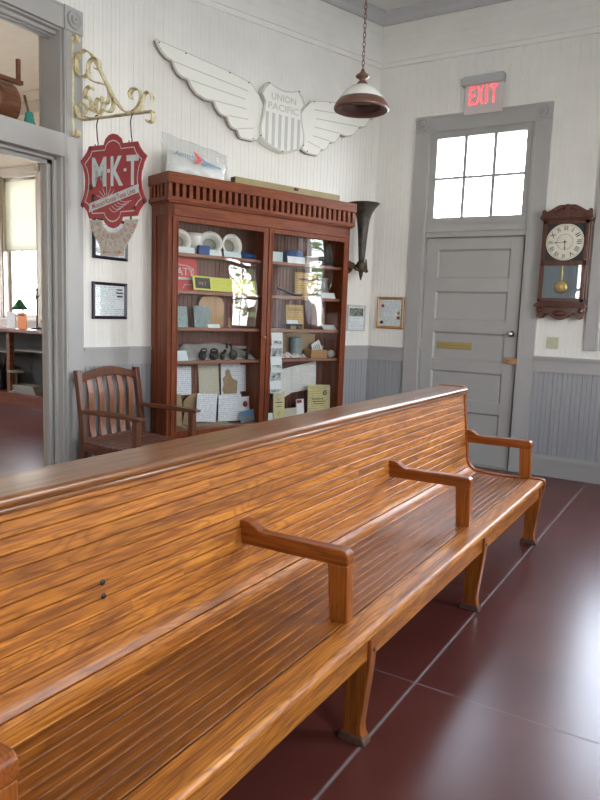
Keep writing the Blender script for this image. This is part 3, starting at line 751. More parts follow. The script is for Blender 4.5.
b = MB(); b.box(-.014, -.004, -.034, -.004, 2.56, 3.20)
b.ribbon(spiral(.018, 2.575, .030, .016, pi, 2 * pi + 1.2), W, .008, -.019); b.ribbon(spiral(.018, 3.185, .030, .016, pi, -1.2), W, .008, -.019)
b.build('back_bar', 'iron', t)
b = MB(); b.ribbon(smooth([(.0, 2.76), (.02, 2.70), (.05, 2.665), (.12, 2.663), (.60, 2.672), (.632, 2.665), (.645, 2.638), (.632, 2.608), (.605, 2.605), (.598, 2.622)]), W, TH); b.build('arm_bar', 'iron', t)
b = MB(); b.ribbon(smooth([(.115, 2.975), (.095, 2.950), (.055, 2.945), (.015, 2.975), (.005, 3.03), (.025, 3.09), (.075, 3.112), (.130, 3.085), (.19, 3.00), (.245, 2.91), (.295, 2.83), (.35, 2.75), (.41, 2.69), (.47, 2.680), (.525, 2.71), (.548, 2.765), (.53, 2.815), (.485, 2.828), (.455, 2.80), (.468, 2.765)]), W, TH); b.build('main_scroll', 'iron', t)
for nm, pts in (('scroll', [(.165, 2.99), (.190, 2.975), (.205, 3.00), (.195, 3.04), (.160, 3.055), (.115, 3.03), (.105, 2.975), (.120, 2.925), (.160, 2.90), (.22, 2.885), (.270, 2.862), (.285, 2.81), (.275, 2.765), (.245, 2.752), (.225, 2.775), (.228, 2.80)]),
                ('scroll', [(.10, 2.735), (.125, 2.72), (.13, 2.77), (.105, 2.815), (.075, 2.80), (.09, 2.86), (.125, 2.875), (.145, 2.85)]),
                ('scroll', [(.03, 2.75), (.05, 2.775), (.08, 2.76), (.085, 2.72), (.06, 2.685), (.12, 2.672)]),
                ('scroll', [(.135, 2.735), (.150, 2.71), (.18, 2.70), (.17, 2.76), (.195, 2.79), (.225, 2.77), (.225, 2.72), (.20, 2.68)]),
                ('scroll', [(.25, 2.75), (.235, 2.725), (.26, 2.70), (.30, 2.70), (.32, 2.74), (.31, 2.79), (.29, 2.84)]),
                ('scroll', [(.63, 2.735), (.635, 2.76), (.61, 2.795), (.575, 2.785), (.56, 2.745), (.535, 2.70), (.50, 2.675)])):
    MB().ribbon(smooth(pts), W * .9, .006).build(nm, 'iron', t)
def hook(x, z0, z1, label, r=.004):
    t = thing('hanging_hook', label, 'hook', (BR.x, BR.y, 0), RZB, 'wire hooks that hold the hanging signs')
    MB().tube([(p[0], 0, p[1]) for p in smooth([(x - .016, z1 - .012), (x - .012, z1 + .006), (x + .004, z1 + .008), (x + .010, z1 - .012), (x - .002, z1 - .05), (x, (z0 + z1) / 2), (x + .004, z0 + .05), (x + .010, z0 + .02), (x + .002, z0), (x - .012, z0 + .004), (x - .016, z0 + .018)])], r, 6).build('wire', 'dark', t)
hook(.180, 2.475, 2.672, 'thin dark wire hook holding the red sign, nearer the doorway casing')
hook(.464, 2.482, 2.678, 'thin dark wire hook holding the red sign, at the outer end of bracket')
U0 = .318
so_ = [(-.205, 2.481), (-.078, 2.484), (-.064, 2.520), (-.035, 2.545), (0, 2.553), (.035, 2.545), (.068, 2.520), (.080, 2.486), (.205, 2.490), (.222, 2.455), (.250, 2.420), (.280, 2.395), (.258, 2.355), (.243, 2.30), (.238, 2.245), (.243, 2.19), (.258, 2.14), (.280, 2.100),
       (.250, 2.08), (.222, 2.045), (.205, 2.008), (.080, 2.003), (.068, 1.965), (.040, 1.940), (0, 1.928), (-.040, 1.940), (-.070, 1.968), (-.085, 1.998), (-.205, 1.997), (-.222, 2.045), (-.250, 2.075), (-.280, 2.095), (-.258, 2.135), (-.243, 2.19), (-.238, 2.245), (-.243, 2.30), (-.258, 2.35), (-.280, 2.388), (-.250, 2.415), (-.222, 2.445)]
p_ = BR + bd * U0
t = thing('hanging_sign', 'red enamel hanging shield sign with pale letters M-K-T below the scroll bracket', 'hanging sign', (p_.x, p_.y, 0), RZB)
b = MB(); b.prism(so_, -.005, .005, 'xz'); b.build('plate', 'signred', t)
b = MB()
zc_ = 2.24
ins = [(x * .87, zc_ + (z - zc_) * .87) for x, z in so_]; ins2 = [(x * .845, zc_ + (z - zc_) * .845) for x, z in so_]
n_ = len(ins)
for k in range(n_):
    b.add([(ins[k][0], -.0058, ins[k][1]), (ins[(k + 1) % n_][0], -.0058, ins[(k + 1) % n_][1]), (ins2[(k + 1) % n_][0], -.0058, ins2[(k + 1) % n_][1]), (ins2[k][0], -.0058, ins2[k][1])], [(0, 1, 2, 3)])
b.build('border_line', 'signwhite', t)
b = MB(); b.text('M', -.115, 2.312, .19, .125, -.006, 0, .03); b.text('K', .035, 2.312, .19, .105, -.006, 0, .03); b.text('T', .165, 2.312, .19, .10, -.006, 0, .03)
b.box(-.046, -.022, -.006, -.0058, 2.299, 2.323); b.box(.093, .115, -.006, -.0058, 2.302, 2.32)
for k in range(7):
    a = radians(25 + k * 22); a2 = .012
    b.add([(-.05 + .035 * cos(a - .08), -.0059, 2.115 + .035 * sin(a - .08)), (-.05 + .095 * cos(a - a2), -.0059, 2.115 + .095 * sin(a - a2)), (-.05 + .095 * cos(a + a2), -.0059, 2.115 + .095 * sin(a + a2)), (-.05 + .035 * cos(a + .08), -.0059, 2.115 + .035 * sin(a + .08))], [(0, 1, 2, 3)])
for k in range(5):
    cx_, cz_ = .03 + k * .022, 2.055 + k * .012
    b.ribbon(smooth([(cx_ - .06, cz_ + .01), (cx_ - .02, cz_ - .018 + k * .004), (cx_ + .04, cz_ + .005)]), .0005, .004, -.0058)
b.build('lettering', 'signwhite', t)
rot = math.atan2(.115, .41)
b = MB(); b.prism([(-.205, 2.040), (-.198, 2.100), (.215, 2.215), (.215, 2.160)], -.0066, -.0050, 'xz'); b.build('banner', 'signwhite', t)
MB().text('Missouri\u00b7Kansas\u00b7Texas Lines', .006, 2.128, .036, .375, -.0072, rot, .012).build('banner_lettering', 'signred', t)
b = MB()
for x, z, r in ((-.185, 2.21, .016), (-.165, 2.135, .02), (.185, 2.06, .012), (.262, 2.10, .014), (-.26, 2.09, .014), (-.19, 2.47, .010)): MB().lathe([(.0005, -.0071), (r, -.0068), (r * .9, -.005)], 9, (x, 0, z), 'y', sc=(1, 1.3)).build('rust_chip', 'rust', t)

hook(.155, 1.955, 2.03, 'short dark wire hook under the red sign, nearer the doorway casing', .004)
hook(.463, 1.955, 2.03, 'short dark wire hook under the red sign, outer side', .004)
pq = [(-.205, 1.990), (-.10, 1.985), (-.075, 1.935), (-.035, 1.905), (0, 1.898), (.045, 1.905), (.085, 1.935), (.105, 1.985), (.215, 1.985), (.195, 1.930), (.150, 1.865), (.112, 1.815), (.100, 1.785), (.098, 1.742), (-.105, 1.742), (-.108, 1.785), (-.120, 1.820), (-.155, 1.875), (-.190, 1.935)]
t = thing('hanging_plaque', 'pale dirty waiting room plaque with faded red letters hanging under the red sign', 'hanging sign', (p_.x, p_.y, 0), RZB)
b = MB(); b.prism(pq, -.005, .005, 'xz'); b.build('plate', 'plaque', t)
b = MB()
for st, r, a0, a1, h in (('PASSENGER', .140, 203, 337, .034), ('WAITING ROOM', .192, 202, 340, .034)):
    for k, ch in enumerate(st):
        if ch == ' ': continue
        a = radians(a0 + (a1 - a0) * k / (len(st) - 1)); b.text(ch, r * cos(a), 2.005 + r * sin(a) * .95, h, .024 if ch != 'I' else .007, -.006, a + pi / 2, .012)
b.box(-.06, .05, -.006, -.0055, 1.764, 1.768); b.prism([(.045, 1.750), (.085, 1.766), (.045, 1.782)], -.006, -.0055, 'xz'); b.prism([(-.085, 1.752), (-.05, 1.766), (-.085, 1.780)], -.006, -.0055, 'xz')
b.build('lettering', 'plaquered', t)

# ------------------------------------------------------------------ pendant lamp
LX, LY, LZ = -2.02, 3.92, 2.66
t = thing('pendant_lamp', 'brown and opal glass pendant lamp hanging on a chain in front of the winged emblem', 'lamp', (LX, LY, LZ))
prof = [(.158, -.012), (.168, -.006), (.170, .006), (.160, .030), (.145, .050), (.128, .068)]
b = MB(); b.lathe([(.122, .010), (.158, -.010)] + prof[1:] + [(.128, .060), (.142, .042), (.150, .018), (.122, .014), (.122, .010)], 40); b.build('rim', 'lampmetal', t)
b = MB(); pr_ = [(.146, .047), (.132, .068), (.118, .088), (.095, .112), (.068, .130), (.040, .142), (.020, .146)]
b.lathe(pr_ + [(r - .004, z - .004) for r, z in pr_[::-1]] + [pr_[0]], 40); b.build('glass_shade', 'opal', t)
b = MB(); b.lathe([(.001, .235), (.010, .235), (.014, .222), (.020, .214), (.040, .200), (.044, .192), (.036, .184), (.022, .178), (.018, .168), (.028, .160), (.034, .150), (.042, .142), (.001, .140)], 20); b.build('finial', 'lampmetal', t)
b = MB(); b.lathe([(.001, .050), (.018, .056), (.025, .072), (.022, .09), (.014, .105), (.014, .14)], 16); b.build('bulb', 'opal', t)
b = MB(); z = .245; k = 0
while z < CEIL - LZ - .03:
    r1, r2 = .0085, .017
    pts = []
    for i in range(10):
        a = 2 * pi * i / 10; u, v = r1 * cos(a), r2 * sin(a)
        pts.append((u, 0, z + v) if k % 2 else (0, u, z + v))
    b.tube(pts, .0024, 5, True); z += .027; k += 1
b.build('chain', 'lampmetal', t)
MB().lathe([(.001, CEIL - LZ - .03), (.03, CEIL - LZ - .03), (.055, CEIL - LZ - .008), (.055, CEIL - LZ)], 20).build('ceiling_cap', 'lampmetal', t)

# ------------------------------------------------------------------ bronze horn on the wall by the cabinet
t = thing('wall_horn', 'dark bronze flared horn standing upright in a wall bracket, right of the cabinet', 'horn', LOCA(.345, 0, .20), RZA)
b = MB(); pr_ = [(.152, 2.455), (.143, 2.442), (.112, 2.410), (.086, 2.370), (.068, 2.320), (.056, 2.25), (.046, 2.15), (.039, 2.05), (.032, 1.95), (.030, 1.90)]
b.lathe(pr_ + [(r - .004, z) for r, z in pr_[::-1]] + [pr_[0]], 28); b.build('bell', 'bronze', t)
b = MB(); b.lathe([(.001, 1.905), (.042, 1.905), (.046, 1.89), (.046, 1.84), (.036, 1.82), (.022, 1.81), (.018, 1.78), (.012, 1.76), (.006, 1.735), (.001, 1.73)], 16); b.build('valve', 'bronze', t)
b = MB(); b.tube([(0, 0, 1.865), (0, .10, 1.865), (-.01, .18, 1.865)], .022, 10); b.lathe([(.001, .165), (.06, .168), (.066, .185), (.066, .2)], 16, (-.01, 0, 1.865), 'y'); b.tube([(-.06, 0, 1.835), (.065, 0, 1.825)], .014, 8)
b.sphere((.07, 0, 1.825), .020, 10, 6); b.sphere((-.065, 0, 1.835), .018, 10, 6); b.tube([(.03, -.03, 1.93), (.03, -.045, 1.84)], .008, 6)
b.tube([(-.05, .05, 1.865), (-.10, .11, 1.885), (-.12, .17, 1.865)], .03, 8)
b.build('mounting_bracket', 'rust', t)

# ------------------------------------------------------------------ display cabinet
SC_ = 1.533
def cx_of(s): return SC_ - s
cab = thing('display_cabinet', 'tall reddish wooden display cabinet with two glass doors and dentil cornice, against the white wall', 'cabinet', LOCA(SC_), RZA)
HW, DB = .93, .29
b = MB()
for e in (-1, 1):
    b = MB(); x0, x1 = sorted((e * HW, e * (HW - .045))); b.box(x0, x1, -DB, -.03, 0, 2.20)
    x0, x1 = sorted((e * HW, e * (HW + .008)))
    b.box(x0, x1, -DB, -DB + .06, .10, 2.20); b.box(x0, x1, -.09, -.03, .10, 2.20); b.box(x0, x1, -DB + .06, -.09, 2.10, 2.20); b.box(x0, x1, -DB + .06, -.09, .10, .22)
    b.build('side_panel', 'cab', cab, bevel=.002, seg=1)
b = MB(); b.box(-HW, HW, -.03, -.008, 0, 2.2); x = -HW + .045
while x < HW - .05:
    b.box(x + .002, min(x + .036, HW - .045), -.034, -.03, .42, 2.17); x += .038
b.build('back_panel', 'cabin', cab)
b = MB(); b.box(-HW - .012, HW + .012, -DB - .012, -.01, 0, .12); b.box(-HW, HW, -DB, -.03, .12, .40); b.build('base', 'cabx', cab, bevel=.003)
b = MB(); b.box(-HW, HW, -DB, -.03, 2.10, 2.20); b.build('top_rail', 'cabx', cab, bevel=.002)
b = MB()
b.box(-.965, .965, -.325, -.01, 2.203, 2.236); b.box(-.950, .950, -.315, -.01, 2.190, 2.205); b.box(-.925, .925, -.280, -.012, 2.236, 2.335); b.box(-.968, .968, -.335, -.008, 2.330, 2.41)
b.build('cornice', 'cabx', cab, bevel=.004)
b = MB(); N_ = 33
for i in range(N_):
    x = -.958 + (1.916 - .030) * i / (N_ - 1); b.box(x, x + .030, -.326, -.27, 2.236, 2.33)
for e in (-1, 1):
    for j in range(5):
        y = -.29 + j * .058; x0, x1 = sorted((e * .92, e * .960)); b.box(x0, x1, y, y + .030, 2.236, 2.33)
dn = b.build('dentil_moulding', 'cabx', cab)
b = MB()
for z in (.985, 1.25, 1.54, 1.83): b.box(-HW + .046, HW - .046, -.255, -.035, z - .024, z)
for z in (.985, 1.25, 1.54, 1.83):
    q = MB(); q.box(-HW + .046, HW - .046, -.255, -.035, z - .024, z); q.build('shelf', 'shelf', cab, bevel=.002)
MB().box(-HW + .046, HW - .046, -.270, -.035, .40, .435).build('floor_shelf', 'shelf', cab)
MB().box(-.018, .018, -.262, -.035, .40, 2.10).build('centre_divider', 'cab', cab)
for nm, xa, xb, ia_, ib_ in (('door', -.905, -.004, -.857, -.057), ('door', .004, .905, .043, .857)):
    d = MB(); y0, y1 = -DB - .012, -DB + .010
    d.box(xa, ia_, y0, y1, .385, 2.095); d.box(ib_, xb, y0, y1, .385, 2.095); do = None
    d.box(ia_, ib_, y0, y1, .385, .43); d.box(ia_, ib_, y0, y1, 2.055, 2.095)
    d.box(ia_ - .010, ia_, y0 - .006, y1, .43, 2.055); d.box(ib_, ib_ + .010, y0 - .006, y1, .43, 2.055); d.box(ia_ - .01, ib_ + .01, y0 - .006, y1, 2.055, 2.065)
    do = d.build(nm, 'cab', cab, bevel=.002, seg=1)
    g = MB().box(ia_ - .004, ib_ + .004, -.2835, -.2805, .425, 2.06).build('glass', 'cabglass', do)
k_ = MB().lathe([(.001, -.335), (.010, -.332), (.012, -.322), (.006, -.312), (.006, -.30)], 12, (-.03, 0, 1.18), 'y').build('door_knob', 'dull_brass', cab)

CABG = {}
def item(name, label, cat, s, z, D, group=None, yaw=0.):
    return thing(name, label, cat, LOCA(s, z, D), RZA + yaw, group)
def sheet(name, label, cat, s, z0, D, w, h, m, tilt=0., lean=.12, group=None, extra=None, th=.0025, pts=None, curl=0., yaw=0.):
    """a card or sheet standing on its shelf, leaning back; z0 is its lowest edge"""
    t = item(name, label, cat, s, z0, D, group, yaw)
    P = pts or [(-w / 2, 0), (w / 2, 0), (w / 2, h), (-w / 2, h)]
    c, s_ = cos(tilt), sin(tilt)
    P = [(x * c - z * s_, x * s_ + z * c) for x, z in P]; mz = min(z for x, z in P); P = [(x, z - mz) for x, z in P]
    b = MB(); b.prism(P, 0, th, 'xz')
    b.v = [(x, y + z * lean + curl * x * x, z) for x, y, z in b.v]
    o = b.build('sheet' if extra else name, m, t)
    if extra:
        for nm, fn, mm in extra:
            e = MB(); fn(e); e.v = [(x * c - z * s_, y, x * s_ + z * c - mz) for x, y, z in e.v]; e.v = [(x, -.0006 + y * .3 + z * lean + curl * x * x, z) for x, y, z in e.v]; e.build(nm, mm, t)
    return t
def bowl(s, z, label, r, tiltx, yaw, D, group='ironstone bowls on the top shelf'):
    t = thing('serving_bowl', label, 'bowl', LOCA(s, z, D), RZA + yaw, group)
    pr_ = [(.001, .072), (r * .48, .070), (r * .55, .058), (r * .64, .026), (r * .76, .008), (r, -.002), (r, .003), (r * .77, .016), (r * .67, .032), (r * .60, .064), (r * .5, .078), (.001, .078)]
    b = MB(); b.lathe(pr_, 36, (0, 0, 0), 'y', sc=(1, .92)); ob = b.build('bowl_body', 'bowl', t); ob.rotation_euler = (tiltx, 0, 0)
    q = MB()
    for i in range(5):
        a = radians(65 + i * 12); q.lathe([(.001, -.0036), (.003, -.0036)], 6, (r * .87 * cos(a), 0, r * .80 * sin(a)), 'y')
    q.build('rim_mark', 'ink', ob)
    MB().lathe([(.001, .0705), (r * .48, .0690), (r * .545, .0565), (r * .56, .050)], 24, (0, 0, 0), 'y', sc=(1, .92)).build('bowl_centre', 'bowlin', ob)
bowl(2.325, 1.928, 'pale heavy rimmed bowl cut by the left door frame, top shelf of cabinet', .098, -.18, -.1, .20)
bowl(2.040, 1.935, 'pale bowl tilted steeply towards the left, middle of the front bowls on top shelf', .100, -.25, -.30, .20)
bowl(1.833, 1.932, 'pale bowl standing nearly upright on top shelf, nearest the cabinet centre', .100, -.12, .05, .20)
t = item('soup_bowl', 'plain pale deep bowl standing behind the tilted bowl on top shelf', 'bowl', 2.150, 1.831, .105)
MB().lathe([(.001, 0), (.045, 0), (.050, .01), (.072, .06), (.082, .14), (.085, .17), (.078, .168), (.066, .06), (.001, .012)], 28).build('soup_bowl_body', 'bowl', t)
for s, w, lb in ((2.276, .143, 'pale blue card in front of the cut off left bowl'), (2.037, .169, 'pale blue card below the steeply tilted bowl'), (1.846, .167, 'pale blue card below the bowl nearest the cabinet centre')):
    sheet('caption_card', lb, 'card', s, 1.831, .235, w, .047, 'cardw', lean=.3, group='caption cards under the bowls')
t = item('blue_box', 'small flat dark blue box between the bowls on the top shelf', 'box', 2.125, 1.831, .215); MB().box(-.05, .05, -.03, .0, 0, .07).build('box_body', 'blue', t, bevel=.003)
t = item('blue_cloth_roll', 'long low folded blue cloth on the top shelf, left door, near cabinet centre', 'cloth', 1.63, 1.831, .12)
b = MB(); b.lathe([(.001, -.09), (.028, -.085), (.033, -.02), (.030, .05), (.026, .085), (.001, .09)], 14, (0, 0, .029), 'x'); b.build('cloth_roll', 'blue', t)
def katy(e): e.text('KATY', .005, .155, .062, .205, 0); e.box(-.105, .10, -.0005, 0, .088, .108)
def katyl(e):
    e.ribbon(smooth([(-.13, .20), (-.085, .228), (-.04, .225), (-.02, .205), (.05, .20), (.105, .165), (.085, .11), (.09, .07)]), .0006, .006)
    e.ribbon([(-.11, .02), (-.08, .055), (-.06, .02)], .0006, .006); e.ribbon([(-.0, .02), (.02, .05), (.09, .05)], .0006, .006)
sheet('railroad_card', 'red card with large white letters KATY on the second shelf, left', 'card', 2.250, 1.541, .13, .27, .262, 'cardred', lean=.1, extra=[('lettering', katy, 'signwhite'), ('outline', katyl, 'signwhite')])
sheet('ruler_card', 'long yellow strip card with a black square at its left end, second shelf', 'card', 1.894, 1.541, .215, .607, .112, 'lime', tilt=-.02, lean=.25, extra=[('dark_square', lambda e: e.box(-.285, -.145, -.0004, 0, .014, .100), 'ink'), ('red_lettering', lambda e: e.text('MKT', -.215, .055, .03, .07, -.0016), 'plaquered')])
sheet('photo_card', 'small greenish photograph at the left end of the third shelf', 'photograph', 2.300, 1.251, .18, .15, .165, 'pic_lake', lean=.15, group='photographs on the third shelf')
sheet('photo_card', 'blue and brown colour photograph, right of the greenish one on third shelf', 'photograph', 2.094, 1.251, .19, .151, .175, 'pic_col', lean=.15, group='photographs on the third shelf')
t = item('wooden_plaque', 'tan rounded wooden plaque behind the colour photograph on the third shelf', 'plaque', 1.96, 1.251, .09)
b = MB(); b.prism([(-.12, 0), (.13, 0), (.13, .20), (.11, .24), (.06, .262), (-.03, .262), (-.085, .25), (-.115, .20)], 0, .02, 'xz'); b.build('plaque_board', 'goldfr', t, bevel=.004)
sheet('caption_card', 'tiny white caption card in front of the tan wooden plaque', 'card', 2.005, 1.251, .225, .115, .03, 'paper', lean=.6)
t = item('figurine', 'tiny orange figurine on the third shelf behind left glass door', 'figurine', 1.82, 1.251, .16)
MB().lathe([(.001, 0), (.018, 0), (.020, .01), (.010, .025), (.014, .045), (.008, .058), (.013, .07), (.010, .083), (.001, .088)], 14).build('figurine_body', 'goldfr', t)
sheet('caption_card', 'pale blue card at the left end of the fourth shelf by the canvas', 'card', 2.303, .986, .235, .11, .078, 'cardw', lean=.5)
# canvas and locks
t = item('canvas_cloth', 'grey canvas bag spread on the fourth shelf behind the old locks', 'cloth', 1.87, .986, .12)
b = MB(); nx, nz = 28, 8
top = lambda u: .125 * min(1, (u) / .12) if u < .12 else (.125 + .02 * (u - .12)) if u < .6 else .137 - .085 * (u - .6) / .4
vs = []
for i in range(nx + 1):
    u = i / nx; x = -.43 + .73 * u; h = max(.02, top(u))
    for j in range(nz + 1):
        v = j / nz; vs.append((x, -.09 + .15 * v + .006 * sin(9 * u + 4 * v), h * v ** .8 + .004 * sin(17 * u + 6 * v) * v))
b.add(vs, [(i * (nz + 1) + j, (i + 1) * (nz + 1) + j, (i + 1) * (nz + 1) + j + 1, i * (nz + 1) + j + 1) for i in range(nx) for j in range(nz)], True)
b.build('cloth_sheet', 'canvas', t, solid=.006)
def padlock(s, label, r, ang, up=False):
    t = thing('padlock', label, 'padlock', LOCA(s, .986, .235), RZA + ang, 'old iron padlocks on the fourth shelf')
    b = MB(); b.lathe([(.001, -.012), (r * .8, -.012), (r, -.006), (r, .006), (r * .8, .012), (.001, .012)], 18, (0, 0, r * 1.05), 'y', sc=(1, 1.05))
    b.build('lock_body', 'dark', t)
    MB().lathe([(.001, -.015), (r * .3, -.014), (r * .35, -.012)], 12, (0, 0, r), 'y').build('keyhole_cover', 'bronze', t)
    if up: p = [(-.018, 0, 2 * r - .01), (-.022, 0, 2 * r + .03), (-.03, 0, 2 * r + .055), (-.055, 0, 2 * r + .06), (-.068, 0, 2 * r + .04), (-.065, 0, 2 * r + .018)]
    else: p = [(-r * .6, -.006, 1.5 * r), (-r * .7, -.016, 2.2 * r), (0, -.02, 2.55 * r), (r * .7, -.016, 2.2 * r), (r * .6, -.006, 1.5 * r)]
    MB().tube(smooth(p), .009 if up else .007, 7).build('shackle', 'dark', t)
padlock(2.120, 'round dark iron padlock, first on the left in front of the canvas', .038, .1)
padlock(2.011, 'round dark iron padlock, second from the left in front of the canvas', .037, -.5)
padlock(1.925, 'round dark iron padlock, third from left, right beside the one with open shackle', .034, .7)
padlock(1.820, 'dark iron padlock with its hooked shackle standing open upward', .040, 0, True)
padlock(1.685, 'dark iron padlock at the right end of the row, leaning', .036, 1.1)
# bottom of the left side
Z0 = .4355
def stand(name, label, cat, s, z, D, w, h, m, tilt=0., group=None, extra=None, pts=None, curl=0.): return sheet(name, label, cat, s, z, D, w, h, m, tilt, .06, group, extra, .002, pts, curl)
G1 = 'papers pinned and propped at the bottom of the cabinet'
stand('typed_sheet', 'white typed sheet pinned high at the left edge behind the left door', 'paper', 2.200, .686, .06, .17, .236, 'letter', 0, G1)
stand('old_document', 'cream handwritten old document with curled corner pinned behind the left door', 'paper', 1.935, .66, .058, .20, .28, 'old', .03, G1, curl=.3)
stand('map_sheet', 'white sheet with a brown torn map shape, below the fourth shelf', 'paper', 1.719, .655, .06, .20, .29, 'letter', 0, G1,
      extra=[('map_shape', lambda e: e.prism([(-.075, .02), (.060, .02), (.065, .06), (.070, .13), (.040, .14), (.015, .155), (-.005, .20), (-.010, .225), (-.035, .235), (-.060, .215), (-.055, .18), (-.085, .155), (-.075, .10), (-.09, .06)], -.0008, 0, 'xz'), 'kraft')])
stand('typed_sheet', 'white sheet half hidden by the cabinet centre divider behind left door', 'paper', 1.600, .69, .06, .08, .235, 'letter', 0, G1)
stand('torn_paper', 'brown torn paper at the far left of the cabinet bottom, tall', 'paper', 2.300, Z0, .10, .17, .27, 'kraft', 0, G1, pts=[(-.09, 0), (.08, 0), (.075, .10), (.085, .17), (.07, .26), (-.02, .265), (-.09, .27)])
stand('torn_paper', 'brown torn paper between the tall brown sheet and the white letter', 'paper', 2.145, Z0, .11, .17, .27, 'kraft', 0, G1, pts=[(-.08, 0), (.08, 0), (.085, .22), (.06, .265), (.01, .26), (-.03, .235), (-.07, .20), (-.06, .1)])
stand('typed_letter', 'white typed letter tilted, in front of brown papers behind left door', 'paper', 2.034, Z0 + .02, .165, .195, .235, 'letter', -.09, G1)
stand('typed_letter', 'white typed letter with heading, upright at bottom centre of left side', 'paper', 1.795, Z0 + .015, .165, .235, .225, 'letter', -.03, G1)
stand('booklet', 'narrow white booklet with a red emblem near the centre divider, left side', 'booklet', 1.612, Z0, .14, .095, .215, 'paper', .03, None, extra=[('red_emblem', lambda e: e.lathe([(.001, -.0006), (.026, -.0006), (.026, 0)], 12, (0, 0, .15), 'y'), 'signred')])
stand('postcard', 'blue postcard leaning at the bottom right of the left side', 'postcard', 1.640, Z0, .215, .145, .10, 'pic_col', .10, None, extra=[('sky_band', lambda e: e.box(-.065, .065, -.0004, 0, .055, .095), 'bluecard')])
t = item('paper_pile', 'loose brown papers lying flat on the cabinet floor behind left door', 'papers', 2.0, Z0, .15)
for k in range(4):
    b = MB(); b.box(-.26 + .03 * k, .20 - .02 * k, -.075, .05, k * .006, k * .006 + .003); o = b.build('paper_sheet', 'kraft' if k % 2 else 'old', t); o.rotation_euler = (0, 0, .05 * (k - 1.5))
# right side, top shelf
t = item('paper_box', 'small white paper box at the left end of top shelf, right door', 'box', 1.355, 1.831, .14); MB().box(-.05, .06, -.05, .05, 0, .088).build('box_body', 'cardw', t, bevel=.003)
def cap(s, D, label, m, r, h):
    t = thing('folded_cap', label, 'cap', LOCA(s, 1.831, D), RZA, 'blue caps on the top shelf')
    MB().lathe([(.001, h), (r * .6, h * .98), (r * .9, h * .8), (r, h * .45), (r * .93, 0), (.001, 0)], 20, sc=(1, .75)).build('crown', m, t)
    MB().lathe([(r * .9, .012), (r * 1.06, .004), (r * 1.06, .0), (r * .9, .0)], 20, (0, -.01, 0), sc=(1, .8)).build('brim', 'blue', t)
cap(1.135, .13, 'blue cap behind the white caption card, top shelf behind right door', 'blue', .105, .125)
cap(.775, .13, 'dark cap with blue brim near the right end of the top shelf', 'leather', .10, .20)
sheet('caption_card', 'white caption card in front of the blue cap, top shelf', 'card', 1.175, 1.831, .24, .20, .058, 'paper', lean=.2)
t = item('tin_box', 'small cream tin in the middle of the right top shelf', 'tin', .945, 1.831, .14); MB().box(-.07, .07, -.04, .04, 0, .065).box(-.072, .072, -.042, .042, .065, .08).build('tin_body', 'plaque', t, bevel=.003)
sheet('tan_poster', 'yellow tan printed poster card on the second shelf behind right door', 'poster', .935, 1.541, .10, .265, .225, 'poster', lean=.08, group='tan poster cards', extra=[('heading', lambda e: e.box(-.09, .10, -.0004, 0, .155, .175), 'brownwood')])
t = item('pitcher', 'pewter pitcher with curved handle on the right of the second shelf', 'pitcher', .775, 1.541, .14)
MB().lathe([(.001, 0), (.058, 0), (.062, .02), (.058, .06), (.046, .11), (.046, .165), (.055, .185), (.050, .185), (.040, .16), (.040, .11), (.052, .06), (.001, .02)], 24).prism([(-.075, .185), (-.045, .15), (-.045, .185)], -.012, .012, 'xz').build('pitcher_body', 'pewter', t)
MB().tube(smooth([(.045, 0, .165), (.085, 0, .170), (.102, 0, .135), (.085, 0, .09), (.054, 0, .065)]), .005, 8).build('handle', 'steel', t)
sheet('caption_card', 'white caption card in front of the pewter pitcher', 'card', .775, 1.541, .235, .165, .05, 'paper', lean=.45)
t = item('glass_tumbler', 'small clear tumbler beside the pewter pitcher', 'glass', .915, 1.541, .17); MB().lathe([(.001, 0), (.030, 0), (.036, .085), (.033, .085), (.028, .006), (.001, .006)], 20).build('tumbler_body', 'plastic', t)
t = item('iron_tool', 'dark curved iron tool lying at the left of second shelf, right door', 'tool', 1.20, 1.541, .17)
MB().tube(smooth([(-.13, 0, .07), (-.06, 0, .052), (0, -.01, .030), (.06, -.015, .016), (.14, -.02, .016)]), [.010] * 3 + [.012] * 22, 8).build('tool_bar', 'dark', t)
sheet('tan_poster', 'tan card headed DINING on the third shelf behind right door', 'poster', 1.065, 1.251, .11, .205, .218, 'poster', lean=.08, group=None, extra=[('lettering', lambda e: e.text('DINING', .0, .175, .026, .16, -.001), 'ink')])
t = item('dark_stand', 'low dark iron stand in front of the DINING card', 'stand', 1.12, 1.251, .17)
MB().box(-.08, .07, -.03, .04, .03, .045).box(-.075, -.06, -.025, .035, 0, .03).box(.05, .065, -.025, .035, 0, .03).build('stand_body', 'dark', t, bevel=.002)
sheet('caption_card', 'white caption card lying across the dark iron stand', 'card', 1.155, 1.297, .19, .13, .035, 'paper', lean=.5)
sheet('caption_card', 'white caption card at the right end of the third shelf', 'card', .728, 1.251, .22, .16, .045, 'paper', lean=.9)
t = item('dark_book', 'dark red brown book standing at the right of the third shelf', 'book', .78, 1.251, .09); MB().box(-.09, .08, -.02, .02, 0, .25).build('cover', 'cabin', t, bevel=.003); MB().box(-.085, .077, -.015, .0155, .004, .2515).build('pages', 'old', t)
